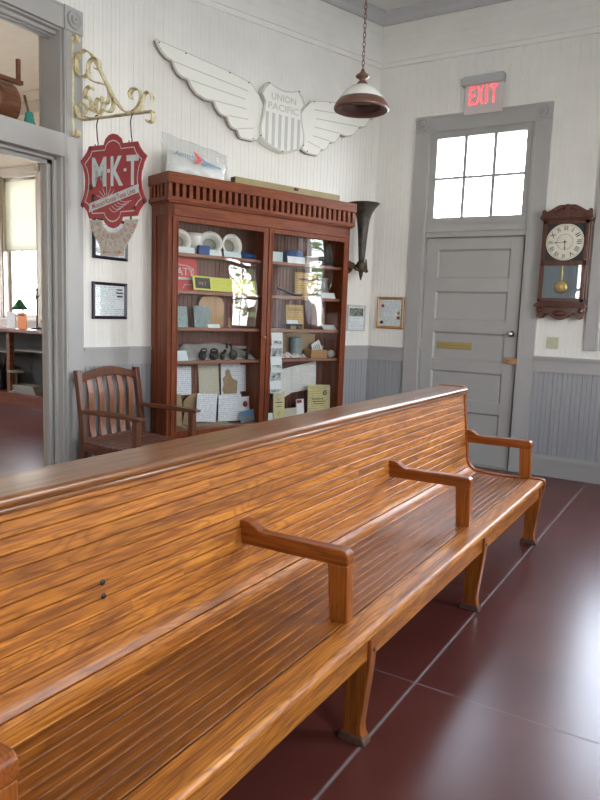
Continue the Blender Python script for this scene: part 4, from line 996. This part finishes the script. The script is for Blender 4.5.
# fourth shelf right
t = item('tin_can', 'dark printed tin can standing on the fourth shelf, right door', 'can', 1.085, .986, .15)
MB().lathe([(.001, 0), (.054, 0), (.056, .006), (.054, .012), (.054, .178), (.056, .184), (.056, .19), (.001, .19)], 24).build('can_body', 'pic_col', t)
MB().lathe([(.001, .1905), (.050, .1905), (.050, .188)], 20).build('can_lid', 'dark', t)
t = item('lace_cloth', 'crumpled red and white cloth on the fourth shelf beside the can', 'cloth', 1.19, .986, .19)
b = MB(); vs = []; nx, nz = 22, 9
for i in range(nx + 1):
    for j in range(nz + 1):
        u, v = i / nx, j / nz; vs.append((-.12 + .28 * u, -.05 + .09 * v, .01 + .06 * sin(pi * v) * (1 - .55 * u) * (.7 + .3 * sin(19 * u + 3 * v)) ))
b.add(vs, [(i * (nz + 1) + j, (i + 1) * (nz + 1) + j, (i + 1) * (nz + 1) + j + 1, i * (nz + 1) + j + 1) for i in range(nx) for j in range(nz)], True)
M['redwhite'] = picture('red_white_cloth', [(.35, .08, .08), (.7, .66, .62), (.6, .55, .5)], 40)
b.build('cloth_body', 'redwhite', t, solid=.004)
t = item('cardboard_panel', 'brown cardboard panel behind the can and box on fourth shelf', 'panel', .99, .986, .075); MB().prism([(-.20, 0), (.20, 0), (.20, .215), (.05, .235), (-.20, .22)], 0, .006, 'xz').build('panel_board', 'kraft', t)
t = item('wooden_box', 'small open wooden box on the fourth shelf near the right end', 'box', .855, .986, .17)
b = MB(); b.box(-.10, .10, -.05, -.042, 0, .075); b.box(-.10, .10, .042, .05, 0, .075); b.box(-.10, -.092, -.05, .05, 0, .075); b.box(.092, .10, -.05, .05, 0, .075); b.box(-.1, .1, -.05, .05, 0, .006); b.build('box_body', 'goldfr', t, bevel=.001)
sheet('striped_card', 'white striped card leaning out of the small wooden box', 'card', .80, .993, .165, .11, .125, 'paper', tilt=.45, lean=.1, extra=[('stripes', lambda e: [e.box(-.04 + k * .022, -.032 + k * .022, -.0004, 0, .02, .10) for k in range(4)], 'ink')])
t = item('ore_rock', 'small grey rock at the right end of the fourth shelf', 'rock', .690, .986, .19)
b = MB(); b.sphere((0, 0, .035), .045, 10, 7, (1.1, .8, .8)); b.v = [(x + .007 * sin(60 * z + 40 * y), y, max(0, z + .007 * sin(70 * x))) for x, y, z in b.v]; b.build('rock_body', 'canvas', t)
# hanging strip of small photographs
t = item('postcard_strip', 'long folded strip of small grey photographs hanging behind the right door', 'postcard strip', 1.385, .685, .262)
for k in range(5):
    z1 = .535 - k * .107; sl = .006 * (1 if k % 2 else -1)
    b = MB(); b.add([(-.062, -sl, z1), (.062, -sl, z1), (.062, sl, z1 - .105), (-.062, sl, z1 - .105)], [(3, 2, 1, 0)]); o = b.build('card_panel', 'paper', t, solid=.001)
    b = MB(); b.add([(-.055, -sl - .0015, z1 - .03), (.055, -sl - .0015, z1 - .03), (.055, sl - .0015, z1 - .099), (-.055, sl - .0015, z1 - .099)], [(3, 2, 1, 0)]); b.build('photograph', 'pic_bw', o)
# bottom right
t = item('newspaper', 'open yellowed newspaper pinned at a slant behind the right door', 'newspaper', 1.02, .60, .075)
b = MB(); b.prism([(-.26, .255), (-.04, .30), (-.03, .055), (-.12, .015), (-.22, -.03)], 0, .002, 'xz'); o1 = b.build('left_page', 'news', t)
b = MB(); b.prism([(-.04, .30), (.25, .345), (.26, .085), (-.03, .055)], -.004, -.001, 'xz'); b.build('right_page', 'news', t)
def emblem(x, z, r):
    def f(e): e.lathe([(r * .55, -.0006), (r, -.0006), (r, 0)], 14, (x, 0, z), 'y'); e.lathe([(.001, -.0006), (r * .3, -.0006), (r * .3, 0)], 10, (x, 0, z), 'y')
    return f
stand('booklet', 'tall narrow pale yellow timetable booklet next to the centre divider, right side', 'booklet', 1.315, Z0, .235, .125, .258, 'yellowplain', -.01, None, extra=[('emblem', emblem(0, .205, .027), 'wingline'), ('title', lambda e: [e.box(-.04, .04, -.0004, 0, .155, .163), e.box(-.03, .03, -.0004, 0, .12, .126)], 'ink'), ('lower_emblem', emblem(0, .06, .02), 'yellow')])
stand('booklet', 'wide yellow booklet with dark title at the right end of cabinet bottom', 'booklet', .822, Z0, .21, .275, .278, 'yellow', -.03, None, extra=[('emblem', emblem(.07, .215, .025), 'ink'), ('title', lambda e: [e.box(-.09, .05, -.0004, 0, .155, .163), e.box(-.08, .08, -.0004, 0, .132, .140), e.box(-.07, .06, -.0004, 0, .110, .117)], 'ink')])
stand('booklet', 'yellow booklet mostly hidden behind the wide yellow booklet', 'booklet', .80, Z0, .175, .27, .285, 'yellowplain', -.05)
stand('booklet', 'small white booklet with a red corner in the middle of cabinet bottom', 'booklet', 1.02, Z0, .18, .088, .165, 'paper', .04, None, extra=[('red_corner', lambda e: e.box(-.04, .02, -.0004, 0, .13, .16), 'signred')])
stand('lace_card', 'low pale patterned card lying beside the tall yellow booklet', 'card', 1.165, Z0, .21, .15, .095, 'old', .03)
stand('caption_card', 'small pale blue card at the left corner of the right bottom', 'card', 1.425, Z0, .23, .09, .07, 'cardw')
# on top of the cabinet
t = item('plastic_bag', 'clear plastic bag holding a white travel bag with red and blue arrow on the cabinet', 'bag', 2.205, 2.411, .20)
b = MB(); nx, nz = 22, 10; vs = []
ztop = lambda u: .245 - .06 * u
for side in (-1, 1):
    for i in range(nx + 1):
        for j in range(nz + 1):
            u, v = i / nx, j / nz; th = .055 * (sin(pi * u) ** .5) * (sin(pi * min(1, v * .9 + .1)) ** .6 if v < 1 else 0) * (1.2 - .5 * v)
            vs.append((-.245 + .52 * u + .015 * v, side * th + .004 * sin(23 * u + 9 * v), v * ztop(u) * .80 + .002))
q = (nx + 1) * (nz + 1)
fs = [(i * (nz + 1) + j, (i + 1) * (nz + 1) + j, (i + 1) * (nz + 1) + j + 1, i * (nz + 1) + j + 1) for i in range(nx) for j in range(nz)]
b.add(vs, fs + [tuple(q + k for k in f[::-1]) for f in fs], True); b.build('travel_bag', 'bagwhite', t)
b = MB(); vs = []; nx, nz = 26, 12
for side in (-1, 1):
    for i in range(nx + 1):
        for j in range(nz + 1):
            u, v = i / nx, j / nz; th = .075 * (sin(pi * u) ** .6) * (1 - v) ** .4
            vs.append((-.285 + .59 * u + .008 * sin(20 * v + 2 * side), side * th * (1 + .05 * sin(31 * u)) + .007 * sin(14 * u + 9 * v + side) * v, v * (.300 - .075 * u + .004 * sin(18 * u)) + .001))
q = (nx + 1) * (nz + 1)
fs = [(i * (nz + 1) + j, (i + 1) * (nz + 1) + j, (i + 1) * (nz + 1) + j + 1, i * (nz + 1) + j + 1) for i in range(nx) for j in range(nz)]
b.add(vs, fs + [tuple(q + k for k in f[::-1]) for f in fs], True); b.build('clear_wrapping', 'plastic', t)
b = MB(); b.text('Amtrak', -.125, .150, .030, .17, -.080, -.06, .01); b.build('lettering', 'bagtext', t)
b = MB(); b.prism([(-.055, .185), (-.020, .170), (.030, .128), (-.015, .095), (-.045, .093), (-.020, .125)], -.0805, -.080, 'xz'); b.build('red_arrow', 'bagred', t)
b = MB(); b.prism([(.000, .165), (.06, .125), (.19, .100), (.20, .085), (.08, .094), (.02, .085), (.040, .118)], -.0805, -.080, 'xz'); b.build('blue_arrow', 'bagtext', t)
t = item('long_board', 'long olive gold board lying along the top of the cabinet', 'board', 1.262, 2.411, .20)
b = MB(); b.box(-.575, .575, -.03, .04, .008, .070); b.build('board_body', 'plank', t, bevel=.003)
MB().box(-.575, -.568, -.028, .038, .01, .068).build('dark_end', 'ink', t)
b = MB(); b.lathe([(.001, -.0315), (.018, -.0315), (.018, -.0305)], 14, (.06, 0, .052), 'y', sc=(1.6, .8)); b.build('knot', 'rust', t)
b = MB(); b.box(-.50, -.46, -.03, .04, -.001, .008); b.box(.46, .50, -.03, .04, -.001, .008); b.build('foot_strip', 'kraft', t)

# ------------------------------------------------------------------ long waiting bench
YE = 4.37; Y0 = -.66
bench = thing('waiting_bench', 'long varnished oak station bench with slatted back and seat, running across the foreground', 'bench', (-1.10, 1.85, 0))
OX, OY = -1.10, 1.85
back = [(-1.388, .928), (-1.340, .495)]
arc = []
cxx, czz, rr = -1.262, .482, .075
for i in range(0, 11):
    a = pi + .06 + (pi / 2 - .06) * i / 10; arc.append((cxx + rr * cos(a), czz + .003 + rr * sin(a)))
arc = arc[1:]
def slats(prof, nb, y0, y1, gw=.0050, gd=.007, seed=1, splits=2):
    """boards laid side by side along a profile in xz, separated by V grooves, running along y"""
    rnd = random.Random(seed)
    P = [Vector(p) for p in prof]; d = [0]
    for a, c in zip(P, P[1:]): d.append(d[-1] + (c - a).length)
    def at(s):
        s = max(0, min(d[-1], s))
        for i in range(len(P) - 1):
            if s <= d[i + 1] + 1e-9:
                u = (s - d[i]) / (d[i + 1] - d[i]); p = P[i].lerp(P[i + 1], u); t_ = (P[i + 1] - P[i]).normalized(); return p, Vector((-t_.y, t_.x))
    b = MB(); L = d[-1]; w = L / nb
    for k in range(nb):
        s0, s1 = k * w, (k + 1) * w
        pts = [(s0, -gd), (s0 + gw * .30, -gd * .25), (s0 + gw * .5 + .0012, 0)]
        m = max(1, int(w / .012)); pts += [(s0 + gw + (w - 2 * gw) * i / m, 0) for i in range(m + 1)]
        pts += [(s1 - gw * .5 - .0012, 0), (s1 - gw * .30, -gd * .25), (s1, -gd)]
        cuts = [y0] + sorted(rnd.uniform(y0 + .3, y1 - .3) for _ in range(splits)) + [y1]
        for ya, yb in zip(cuts, cuts[1:]):
            b.bd = rnd.uniform(.05, 9.)
            vs = []
            for s, dd in pts:
                p, nn = at(s); q = p + nn * dd; vs += [(q.x - OX, ya - OY, q.y), (q.x - OX, yb - OY, q.y)]
            b.add(vs, [(2 * i, 2 * i + 1, 2 * i + 3, 2 * i + 2) for i in range(len(pts) - 1)], False)
    b.bd = 0.
    return b
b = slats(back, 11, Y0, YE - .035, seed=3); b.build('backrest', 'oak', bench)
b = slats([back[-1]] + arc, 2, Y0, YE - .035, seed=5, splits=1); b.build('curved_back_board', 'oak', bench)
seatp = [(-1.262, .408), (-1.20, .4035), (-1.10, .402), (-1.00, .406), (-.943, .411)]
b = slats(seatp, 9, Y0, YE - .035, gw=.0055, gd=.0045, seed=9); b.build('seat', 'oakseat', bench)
b = MB(); b.bd = .4
nose = [(-.936, .372), (-.936, .4095), (-.933, .4135)] + [(-.859 + .019 * cos(radians(a)), .396 + .0195 * sin(radians(a))) for a in range(90, -91, -12)] + [(-.862, .372)]
b.prism([(x - OX, z) for x, z in nose], Y0 - OY, YE - .03 - OY, 'xz'); b.build('seat_nosing', 'oak', bench)
b = MB(); b.bd = 2.2; b.box(-.885 - OX, -.860 - OX, Y0 - OY, YE - .04 - OY, .300, .374); b.build('apron', 'oak', bench, bevel=.003)
b = MB(); b.prism([(x - OX, z) for x, z in [(-1.548, .926), (-1.560, .934), (-1.558, .946), (-1.548, .954)] + [(-1.374 + .0135 * cos(radians(a)), .9405 + .0135 * sin(radians(a))) for a in range(90, -91, -15)]], Y0 - OY, YE - .03 - OY, 'xz')
b.build('top_cap', 'oakcap', bench)
b = MB(); b.prism([(x - OX, z) for x, z in ((-1.388, .926), (-1.380, .926), (-1.374, .918), (-1.376, .908), (-1.387, .904))], Y0 - OY, YE - .036 - OY, 'xz', True); b.build('cap_moulding', 'oakcap', bench)
b = MB(); b.box(-1.55 - OX, -1.525 - OX, Y0 - OY, YE - .04 - OY, .12, .926); b.box(-1.52 - OX, -1.40 - OX, Y0 - OY, YE - .04 - OY, .37, .392); b.box(-1.40 - OX, -.945 - OX, Y0 - OY, YE - .04 - OY, .362, .384); b.build('rear_panel', 'oakcap', bench)
# end panels follow the profile, a little proud of the boards
inner = [(-1.376, .945), (-1.372, .85), (-1.330, .495)] + [(x + .010, z + .010) for x, z in arc] + [(-1.20, .416), (-1.10, .414), (-1.0, .418), (-.93, .424), (-.87, .426)]
outer = [(-.838, .420), (-.832, .400), (-.836, .36), (-.850, .300), (-1.0, .30), (-1.2, .30), (-1.40, .30), (-1.562, .30), (-1.568, .945), (-1.555, .960), (-1.40, .962), (-1.384, .958)]
for ya in (Y0 - .005, YE - .036):
    b = MB(); b.prism([(x - OX, z) for x, z in inner + outer], ya - OY, ya + .036 - OY, 'xz'); b.build('end_panel', 'oakarm', bench, bevel=.005)
# arms, posts and legs
ARM = [(-1.392, .600), (-1.392, .668), (-1.385, .676), (-1.335, .676), (-1.318, .672), (-1.300, .660), (-1.282, .649), (-1.262, .645), (-.965, .652), (-.948, .650), (-.936, .640), (-.933, .622), (-.934, .606), (-.943, .599), (-1.20, .594), (-1.36, .592)]
for i, ya in enumerate((-.60, .645, 1.885, 3.140, 4.368)):
    b = MB(); b.prism([(x - OX, z) for x, z in ARM], ya - .024 - OY, ya + .024 - OY, 'xz'); ar = b.build('armrest', 'oakarm', bench, bevel=.006, seg=3)
    b = MB(); b.prism([(x - OX, z) for x, z in ((-.995, .408), (-.928, .408), (-.937, .600), (-1.008, .600))], ya - .021 - OY, ya + .021 - OY, 'xz'); b.build('arm_post', 'oakleg', ar, bevel=.003)
LEG = [(-.848, .372), (-.846, .33), (-.850, .27), (-.860, .18), (-.869, .10), (-.872, .065), (-.869, .040), (-.860, .018), (-.856, .0), (-.948, .0), (-.946, .02), (-.936, .05), (-.935, .10), (-.938, .20), (-.944, .30), (-.948, .372)]
for ya in (-.55, .66, 1.905, 3.145, 4.335):
    b = MB(); b.prism([(x - OX, z) for x, z in LEG], ya - .022 - OY, ya + .022 - OY, 'xz'); lg = b.build('leg', 'oakleg', bench, bevel=.004)
    b = MB(); b.prism([(x - OX, z) for x, z in ((-.866, .030), (-.856, .016), (-.852, 0), (-.952, 0), (-.950, .020), (-.942, .034))], ya - .025 - OY, ya + .025 - OY, 'xz'); b.build('foot_cap', 'rust', lg, bevel=.004)
    MB().lathe([(.001, .004), (.007, .003), (.009, 0)], 10, (-.847 - OX, ya - OY, .335), 'x').build('screw', 'dark', lg)
    b = MB(); b.prism([(x - OX, z) for x, z in ((-1.560, .30), (-1.50, .30), (-1.50, .0), (-1.58, .0), (-1.575, .05))], ya - .022 - OY, ya + .022 - OY, 'xz'); b.build('leg', 'oakleg', bench, bevel=.004)
    MB().box(-1.51 - OX, -.96 - OX, ya - .018 - OY, ya + .018 - OY, .30, .368).build('cross_rail', 'oakleg', bench)
for x, z in ((-1.357, .656), (-1.353, .618)):
    MB().lathe([(.001, .003), (.007, .003), (.009, 0)], 10, (x - OX, 1.235 - OY, z), 'x').build('screw', 'dark', bench)

# ------------------------------------------------------------------ wooden armchair by the wall
CX, CY = -3.80, 3.565
ch = thing('wooden_armchair', 'brown slatted wooden armchair against the wall between doorway and cabinet', 'chair', (CX, CY, 0))
zs = [(0, -.02), (.20, .0), (.40, .015), (.55, .0), (.75, -.03), (.935, -.06)]
for e in (-1, 1):
    y = e * .285
    b = MB(); fr = [(x + .022, z) for z, x in zs]; bk = [(x - .022, z) for z, x in zs[::-1]]
    b.prism([(x, z) for x, z in fr + bk], y - .021, y + .021, 'xz'); b.build('back_post', 'chair', ch, bevel=.005)
    b = MB(); b.box(.50, .545, y - .022, y + .022, 0, .635); b.build('front_leg', 'chair', ch, bevel=.004)
    b = MB(); b.prism([(.0, .635), (.0, .660), (.30, .668), (.50, .664), (.575, .658), (.585, .650), (.575, .640), (.50, .636)], y - .030, y + .030, 'xz'); b.build('armrest', 'chairx', ch, bevel=.006, seg=3)
    b = MB(); b.box(.02, .50, y - .015, y + .015, .36, .415); b.build('side_rail', 'chairx', ch, bevel=.003)
top = [(-.265, .845), (-.265, .905)] + [(-.265 + .53 * i / 12, .905 + .05 * sin(pi * i / 12) ** 1.3) for i in range(1, 12)] + [(.265, .905), (.265, .845)] + [(.265 - .53 * i / 12, .850 + .040 * sin(pi * i / 12)) for i in range(1, 12)]
b = MB(); b.prism(top, -.062, -.036, 'yz'); b.v = [(x + .0, y, z) for x, y, z in b.v]; b.build('crest_rail', 'chair', ch, bevel=.005)
MB().box(.0, .03, -.265, .265, .41, .455).build('lower_back_rail', 'chair', ch, bevel=.003)
for k in range(5):
    y = -.195 + k * .0975; b = MB(); z_ = [.43 + .455 * i / 12 for i in range(13)]
    cl = [(.015 - .065 * ((z - .43) / .44) + .013 * sin(2 * pi * (z - .43) / .44) * -1, z) for z in z_]
    b.prism([(x + .007, z) for x, z in cl] + [(x - .007, z) for x, z in cl[::-1]], y - .025, y + .025, 'xz'); b.build('back_slat', 'chairslat', ch, bevel=.003)
for k in range(9):
    x = .035 + k * .058; z = .415 - .010 * sin(pi * k / 8)
    b = MB(); b.box(x, x + .046, -.30 if k < 8 else -.262, .30 if k < 8 else .262, z, z + .018); b.build('seat_slat', 'chair', ch, bevel=.003)
MB().box(.50, .53, -.263, .263, .36, .412).build('front_rail', 'chair', ch, bevel=.003)

# ------------------------------------------------------------------ things seen through the doorway
t = thing('service_counter', 'dark red wooden counter under the window of the room beyond the doorway', 'counter', (-8.6, 5.95, 0))
MB().box(-1.6, 1.9, -.20, .38, 1.0, 1.045).build('counter_top', 'counter', t, bevel=.006)
MB().box(-1.55, 1.85, .33, .37, 0, 1.0).build('back_panel', 'darkgrey', t)
MB().box(-1.55, 1.85, -.12, .33, 0, .17).build('plinth', 'counter', t, bevel=.004)
MB().box(-1.55, .28, -.02, .33, .70, .725).build('inner_shelf', 'shelfgrey', t); MB().box(.36, 1.85, -.02, .33, .74, .765).build('inner_shelf', 'shelfgrey', t)
for x in (-1.5, .29, 1.78): MB().box(x, x + .07, -.10, -.03, .17, 1.0).build('post', 'brownwood', t, bevel=.003)
t = thing('leather_bag', 'black bag standing on the plinth under the far counter', 'bag', (-8.78, 6.0, .17))
b = MB(); b.prism([(-.22, 0), (.24, 0), (.24, .28), (.14, .36), (-.10, .38), (-.22, .30)], -.08, .14, 'xz'); b.build('bag_body', 'leather', t, bevel=.03, seg=3)
MB().tube(smooth([(-.1, .03, .37), (-.06, .03, .45), (.06, .03, .45), (.10, .03, .36)]), .01, 7).build('handle', 'leather', t)
t = thing('folding_frame', 'dark slanting folded frame leaning under the far counter', 'folding frame', (-8.35, 5.98, .17))
MB().tube([(-.34, .0, .02), (-.10, .06, .78)], .016, 8).tube([(-.20, .0, .02), (-.16, .08, .78)], .012, 8).build('frame_bar', 'leather', t)
t = thing('small_pedestal', 'small pale stool standing under the far counter', 'stool', (-8.22, 5.93, .17)); MB().lathe([(.001, .30), (.11, .30), (.11, .27), (.02, .26), (.02, .03), (.09, .015), (.09, 0), (.001, 0)], 18).build('stool_body', 'shelfgrey', t)
t = thing('paper_stack', 'stack of pale papers lying on the plinth of the far counter', 'papers', (-8.0, 5.98, .17))
for k in range(5): MB().box(-.30 + .01 * k, .26 - .015 * k, -.10, .12, k * .022, k * .022 + .018).build('paper_bundle', 'shelfgrey', t)
t = thing('paper_carton', 'cream paper carton on the plinth at the left under the far counter', 'box', (-8.75, 5.86, .17)); MB().box(-.08, .12, -.03, .05, 0, .20).build('carton_body', 'plaque', t, bevel=.003)
# bankers style swing lamp
t = thing('desk_lamp', 'brass desk lamp with a green glass shade on the far counter', 'lamp', (-7.98, 6.10, 1.045))
MB().lathe([(.001, .03), (.03, .03), (.07, .012), (.08, 0), (.001, 0)], 20).build('base', 'dark', t)
b = MB(); b.lathe([(.001, .56), (.012, .55), (.016, .53), (.010, .51), (.012, .49), (.010, .02), (.001, .02)], 10); b.sphere((0, 0, .44), .02, 8, 6); b.build('post', 'dark', t)
MB().tube(smooth([(0, 0, .42), (-.08, 0, .47), (-.20, -.0, .46), (-.30, -.02, .40)]), .006, 7).tube([(-.06, 0, .40), (.06, 0, .46)], .006, 6).build('arm', 'dark', t)
MB().lathe([(.025, .145), (.035, .12), (.13, .0), (.125, .0), (.03, .112), (.02, .14), (.025, .145)], 24, (-.33, -.03, .255)).build('shade', 'green', t)
sheet_t = thing('sign_holder', 'white paper in an upright holder on the far counter, left of orange card', 'sign holder', (-8.30, 5.93, 1.045), 0, 'sign holders on the far counter')
MB().prism([(-.10, 0), (.08, 0), (.08, .21), (-.09, .22)], 0, .01, 'xz').build('paper', 'letter', sheet_t)
t = thing('sign_holder', 'orange card in an upright holder on the far counter below the lamp', 'sign holder', (-8.07, 5.93, 1.045), 0, 'sign holders on the far counter')
b = MB(); b.prism([(-.09, 0), (.09, 0), (.08, .22), (-.10, .22)], 0, .01, 'xz'); b.build('card', 'orange', t); MB().box(-.06, .05, -.002, 0, .175, .195).build('heading', 'ink', t)
# ledge above the doorway with old wooden things
t = thing('wooden_ledge', 'red brown wooden ledge behind the bar over the doorway', 'shelf', (-4.42, 2.75, 2.615))
MB().box(-.20, .22, -.62, .66, -.012, .012).build('ledge_board', 'counter', t, bevel=.003)
b = MB()
for y in (-.55, .55): b.prism([(.22, -.012), (-.10, -.012), (.22, -.16)], y - .015, y + .015, 'xz')
b.build('ledge_bracket', 'counter', t)
t = thing('wooden_pulley', 'large dark wooden pulley wheel lying on the ledge over the doorway', 'pulley', (-4.47, 3.085, 2.627), .2)
b = MB(); b.lathe([(.02, -.11), (.13, -.11), (.158, -.09), (.150, -.05), (.152, .05), (.160, .09), (.13, .11), (.02, .11)], 32, (0, 0, .160), 'y'); b.build('wheel_drum', 'brownwood', t)
MB().lathe([(.001, -.135), (.045, -.13), (.05, -.11), (.05, .11), (.045, .13), (.001, .135)], 18, (0, 0, .160), 'y').build('hub', 'goldfr', t)
t = thing('wooden_cradle', 'brown wooden stand with an upright peg on the ledge over the doorway', 'wooden stand', (-4.235, 3.01, 2.627))
MB().box(-.02, .02, -.14, .13, .245, .272).build('cross_bar', 'brownwood', t, bevel=.003)
MB().box(-.012, .012, .092, .116, .26, .41).build('upright_peg', 'brownwood', t, bevel=.002)
MB().box(-.015, .015, -.13, -.10, 0, .25).build('leg', 'brownwood', t)
t = thing('glass_insulator', 'teal glass insulator on the ledge over the doorway', 'insulator', (-4.30, 3.245, 2.627))
MB().lathe([(.001, .11), (.022, .108), (.030, .09), (.028, .07), (.034, .062), (.034, .05), (.044, .03), (.050, .0), (.04, 0), (.001, .02)], 18).build('glass_body', 'tealglass', t)
MB().tube([(0, 0, .09), (-.01, -.03, .215)], .009, 8).build('wooden_pin', 'brownwood', t)
t = thing('wooden_wedge', 'dark wooden wedge at the right end of the ledge over the doorway', 'wedge', (-4.33, 3.34, 2.627))
MB().prism([(-.07, 0), (.08, 0), (.08, .085)], -.03, .03, 'yz').build('wedge_block', 'brownwood', t, bevel=.003)

# ------------------------------------------------------------------ outside
def tree(x, y, label, sd, h=5.5):
    rnd = random.Random(sd)
    t = thing('leafy_tree', label, 'tree', (x, y, -.2), 0, 'trees outside the windows')
    b = MB(); b.tube([(0, 0, 0), (.05, .04, h * .25), (-.05, .1, h * .5), (.1, 0, h * .8)], [.16, .12, .09, .04], 8)
    for k in range(7):
        a = k * 2.4; z = h * (.35 + .06 * k); b.tube([(0, .05, z), (1.1 * cos(a), 1.1 * sin(a), z + .7)], [.05, .015], 6)
    b.build('trunk', 'bark', t)
    b = MB()
    for k in range(330):
        th, ph_ = rnd.uniform(0, 2 * pi), math.acos(rnd.uniform(-1, 1)); r = rnd.uniform(.5, 1.) ** .4 * 1.9
        c = Vector((r * sin(ph_) * cos(th), r * sin(ph_) * sin(th), h * .62 + r * .62 * cos(ph_)))
        u = Vector([rnd.uniform(-1, 1) for _ in range(3)]).normalized(); v = u.orthogonal().normalized(); s = rnd.uniform(.08, .17)
        b.add([c - u * s, c + v * s * .5, c + u * s, c - v * s * .5], [(0, 1, 2, 3)])
    b.build('crown', 'leaf', t)
tree(11.0, 8.9, 'leafy green tree outside the near windows, seen only as a reflection in the cabinet glass', 4, 4.2)
tree(16., 13., 'second leafy tree outside the near windows, reflected behind the first one', 5, 6.)

# ------------------------------------------------------------------ daylight
w = bpy.data.worlds.new('sky'); SC.world = w; w.use_nodes = True
nt = w.node_tree; bg = nt.nodes['Background']
tc = nt.nodes.new('ShaderNodeTexCoord'); sp = nt.nodes.new('ShaderNodeSeparateXYZ'); nt.links.new(tc.outputs['Generated'], sp.inputs[0])
rp = nt.nodes.new('ShaderNodeValToRGB'); nt.links.new(sp.outputs[2], rp.inputs[0])
rp.color_ramp.elements[0].position = 0.; rp.color_ramp.elements[0].color = (1., .985, .97, 1)
rp.color_ramp.elements[1].position = .6; rp.color_ramp.elements[1].color = (.72, .85, 1.06, 1)
nt.links.new(rp.outputs[0], bg.inputs[0]); bg.inputs[1].default_value = 9.
def portal(name, x0, x1, z0, z1, loc, rz):
    li = bpy.data.lights.new(name, 'AREA'); li.shape = 'RECTANGLE'; li.size = x1 - x0; li.size_y = z1 - z0; li.cycles.is_portal = True
    o = bpy.data.objects.new(name, li); COL.objects.link(o)
    R = Matrix.Rotation(rz, 4, 'Z'); p = Vector(loc) + (R @ Vector(((x0 + x1) / 2, .16, 0))) + Vector((0, 0, (z0 + z1) / 2))
    # shine towards local -y
    o.matrix_world = Matrix.Translation(p) @ R @ Matrix.Rotation(-pi / 2, 4, 'X')
portal('daylight', DOOR[0], DOOR[1], 2.285, DOOR[3], (0, YB, 0), 0)
portal('daylight', W2[0], W2[1], W2[2], W2[3], (0, YB, 0), 0)
for q in WR: portal('daylight', -q[1], -q[0], q[2], q[3], (XR, 0, 0), -RZC)
for q in WN: portal('daylight', -q[1], -q[0], q[2], q[3], (0, YN, 0), pi)
for q in WFL: portal('daylight', q[0], q[1], q[2], q[3], (-10.6, 0, 0), RZC)
portal('daylight', WF[0], WF[1], WF[2], WF[3], (0, YB, 0), 0)
portal('daylight', WFX[0], WFX[1], WFX[2], WFX[3], (0, YB, 0), 0)

# ------------------------------------------------------------------ camera
p_, r_, th_ = radians(7.32514665), radians(2.06944142), radians(31.33727113)
fw = Vector((0, cos(p_), -sin(p_))); up = Vector((0, sin(p_), cos(p_))); rt = Vector((1, 0, 0))
R3 = Matrix.Rotation(th_, 3, 'Z'); R_ = R3 @ (rt * cos(r_) + up * sin(r_)); U_ = R3 @ (up * cos(r_) - rt * sin(r_)); F_ = R3 @ fw
cd = bpy.data.cameras.new('camera'); co = bpy.data.objects.new('camera', cd); COL.objects.link(co)
cd.sensor_fit = 'VERTICAL'; cd.sensor_height = 24.; cd.lens = 679.18 / 800 * 24.; cd.clip_start = .02; cd.clip_end = 200
co.matrix_world = Matrix(((R_.x, U_.x, -F_.x, 0), (R_.y, U_.y, -F_.y, 0), (R_.z, U_.z, -F_.z, 1.40), (0, 0, 0, 1)))
SC.camera = co
SC.view_settings.view_transform = 'Standard'; SC.view_settings.look = 'None'; SC.view_settings.gamma = 1.; SC.view_settings.use_curve_mapping = False
SC.view_settings.exposure = 1.38
SC.cycles.use_denoising = True; SC.cycles.denoising_prefilter = 'ACCURATE'
SC.cycles.max_bounces = 12; SC.cycles.diffuse_bounces = 7; SC.cycles.glossy_bounces = 5; SC.cycles.transparent_max_bounces = 16
SC.cycles.caustics_reflective = False; SC.cycles.caustics_refractive = False; SC.cycles.sample_clamp_indirect = 6.
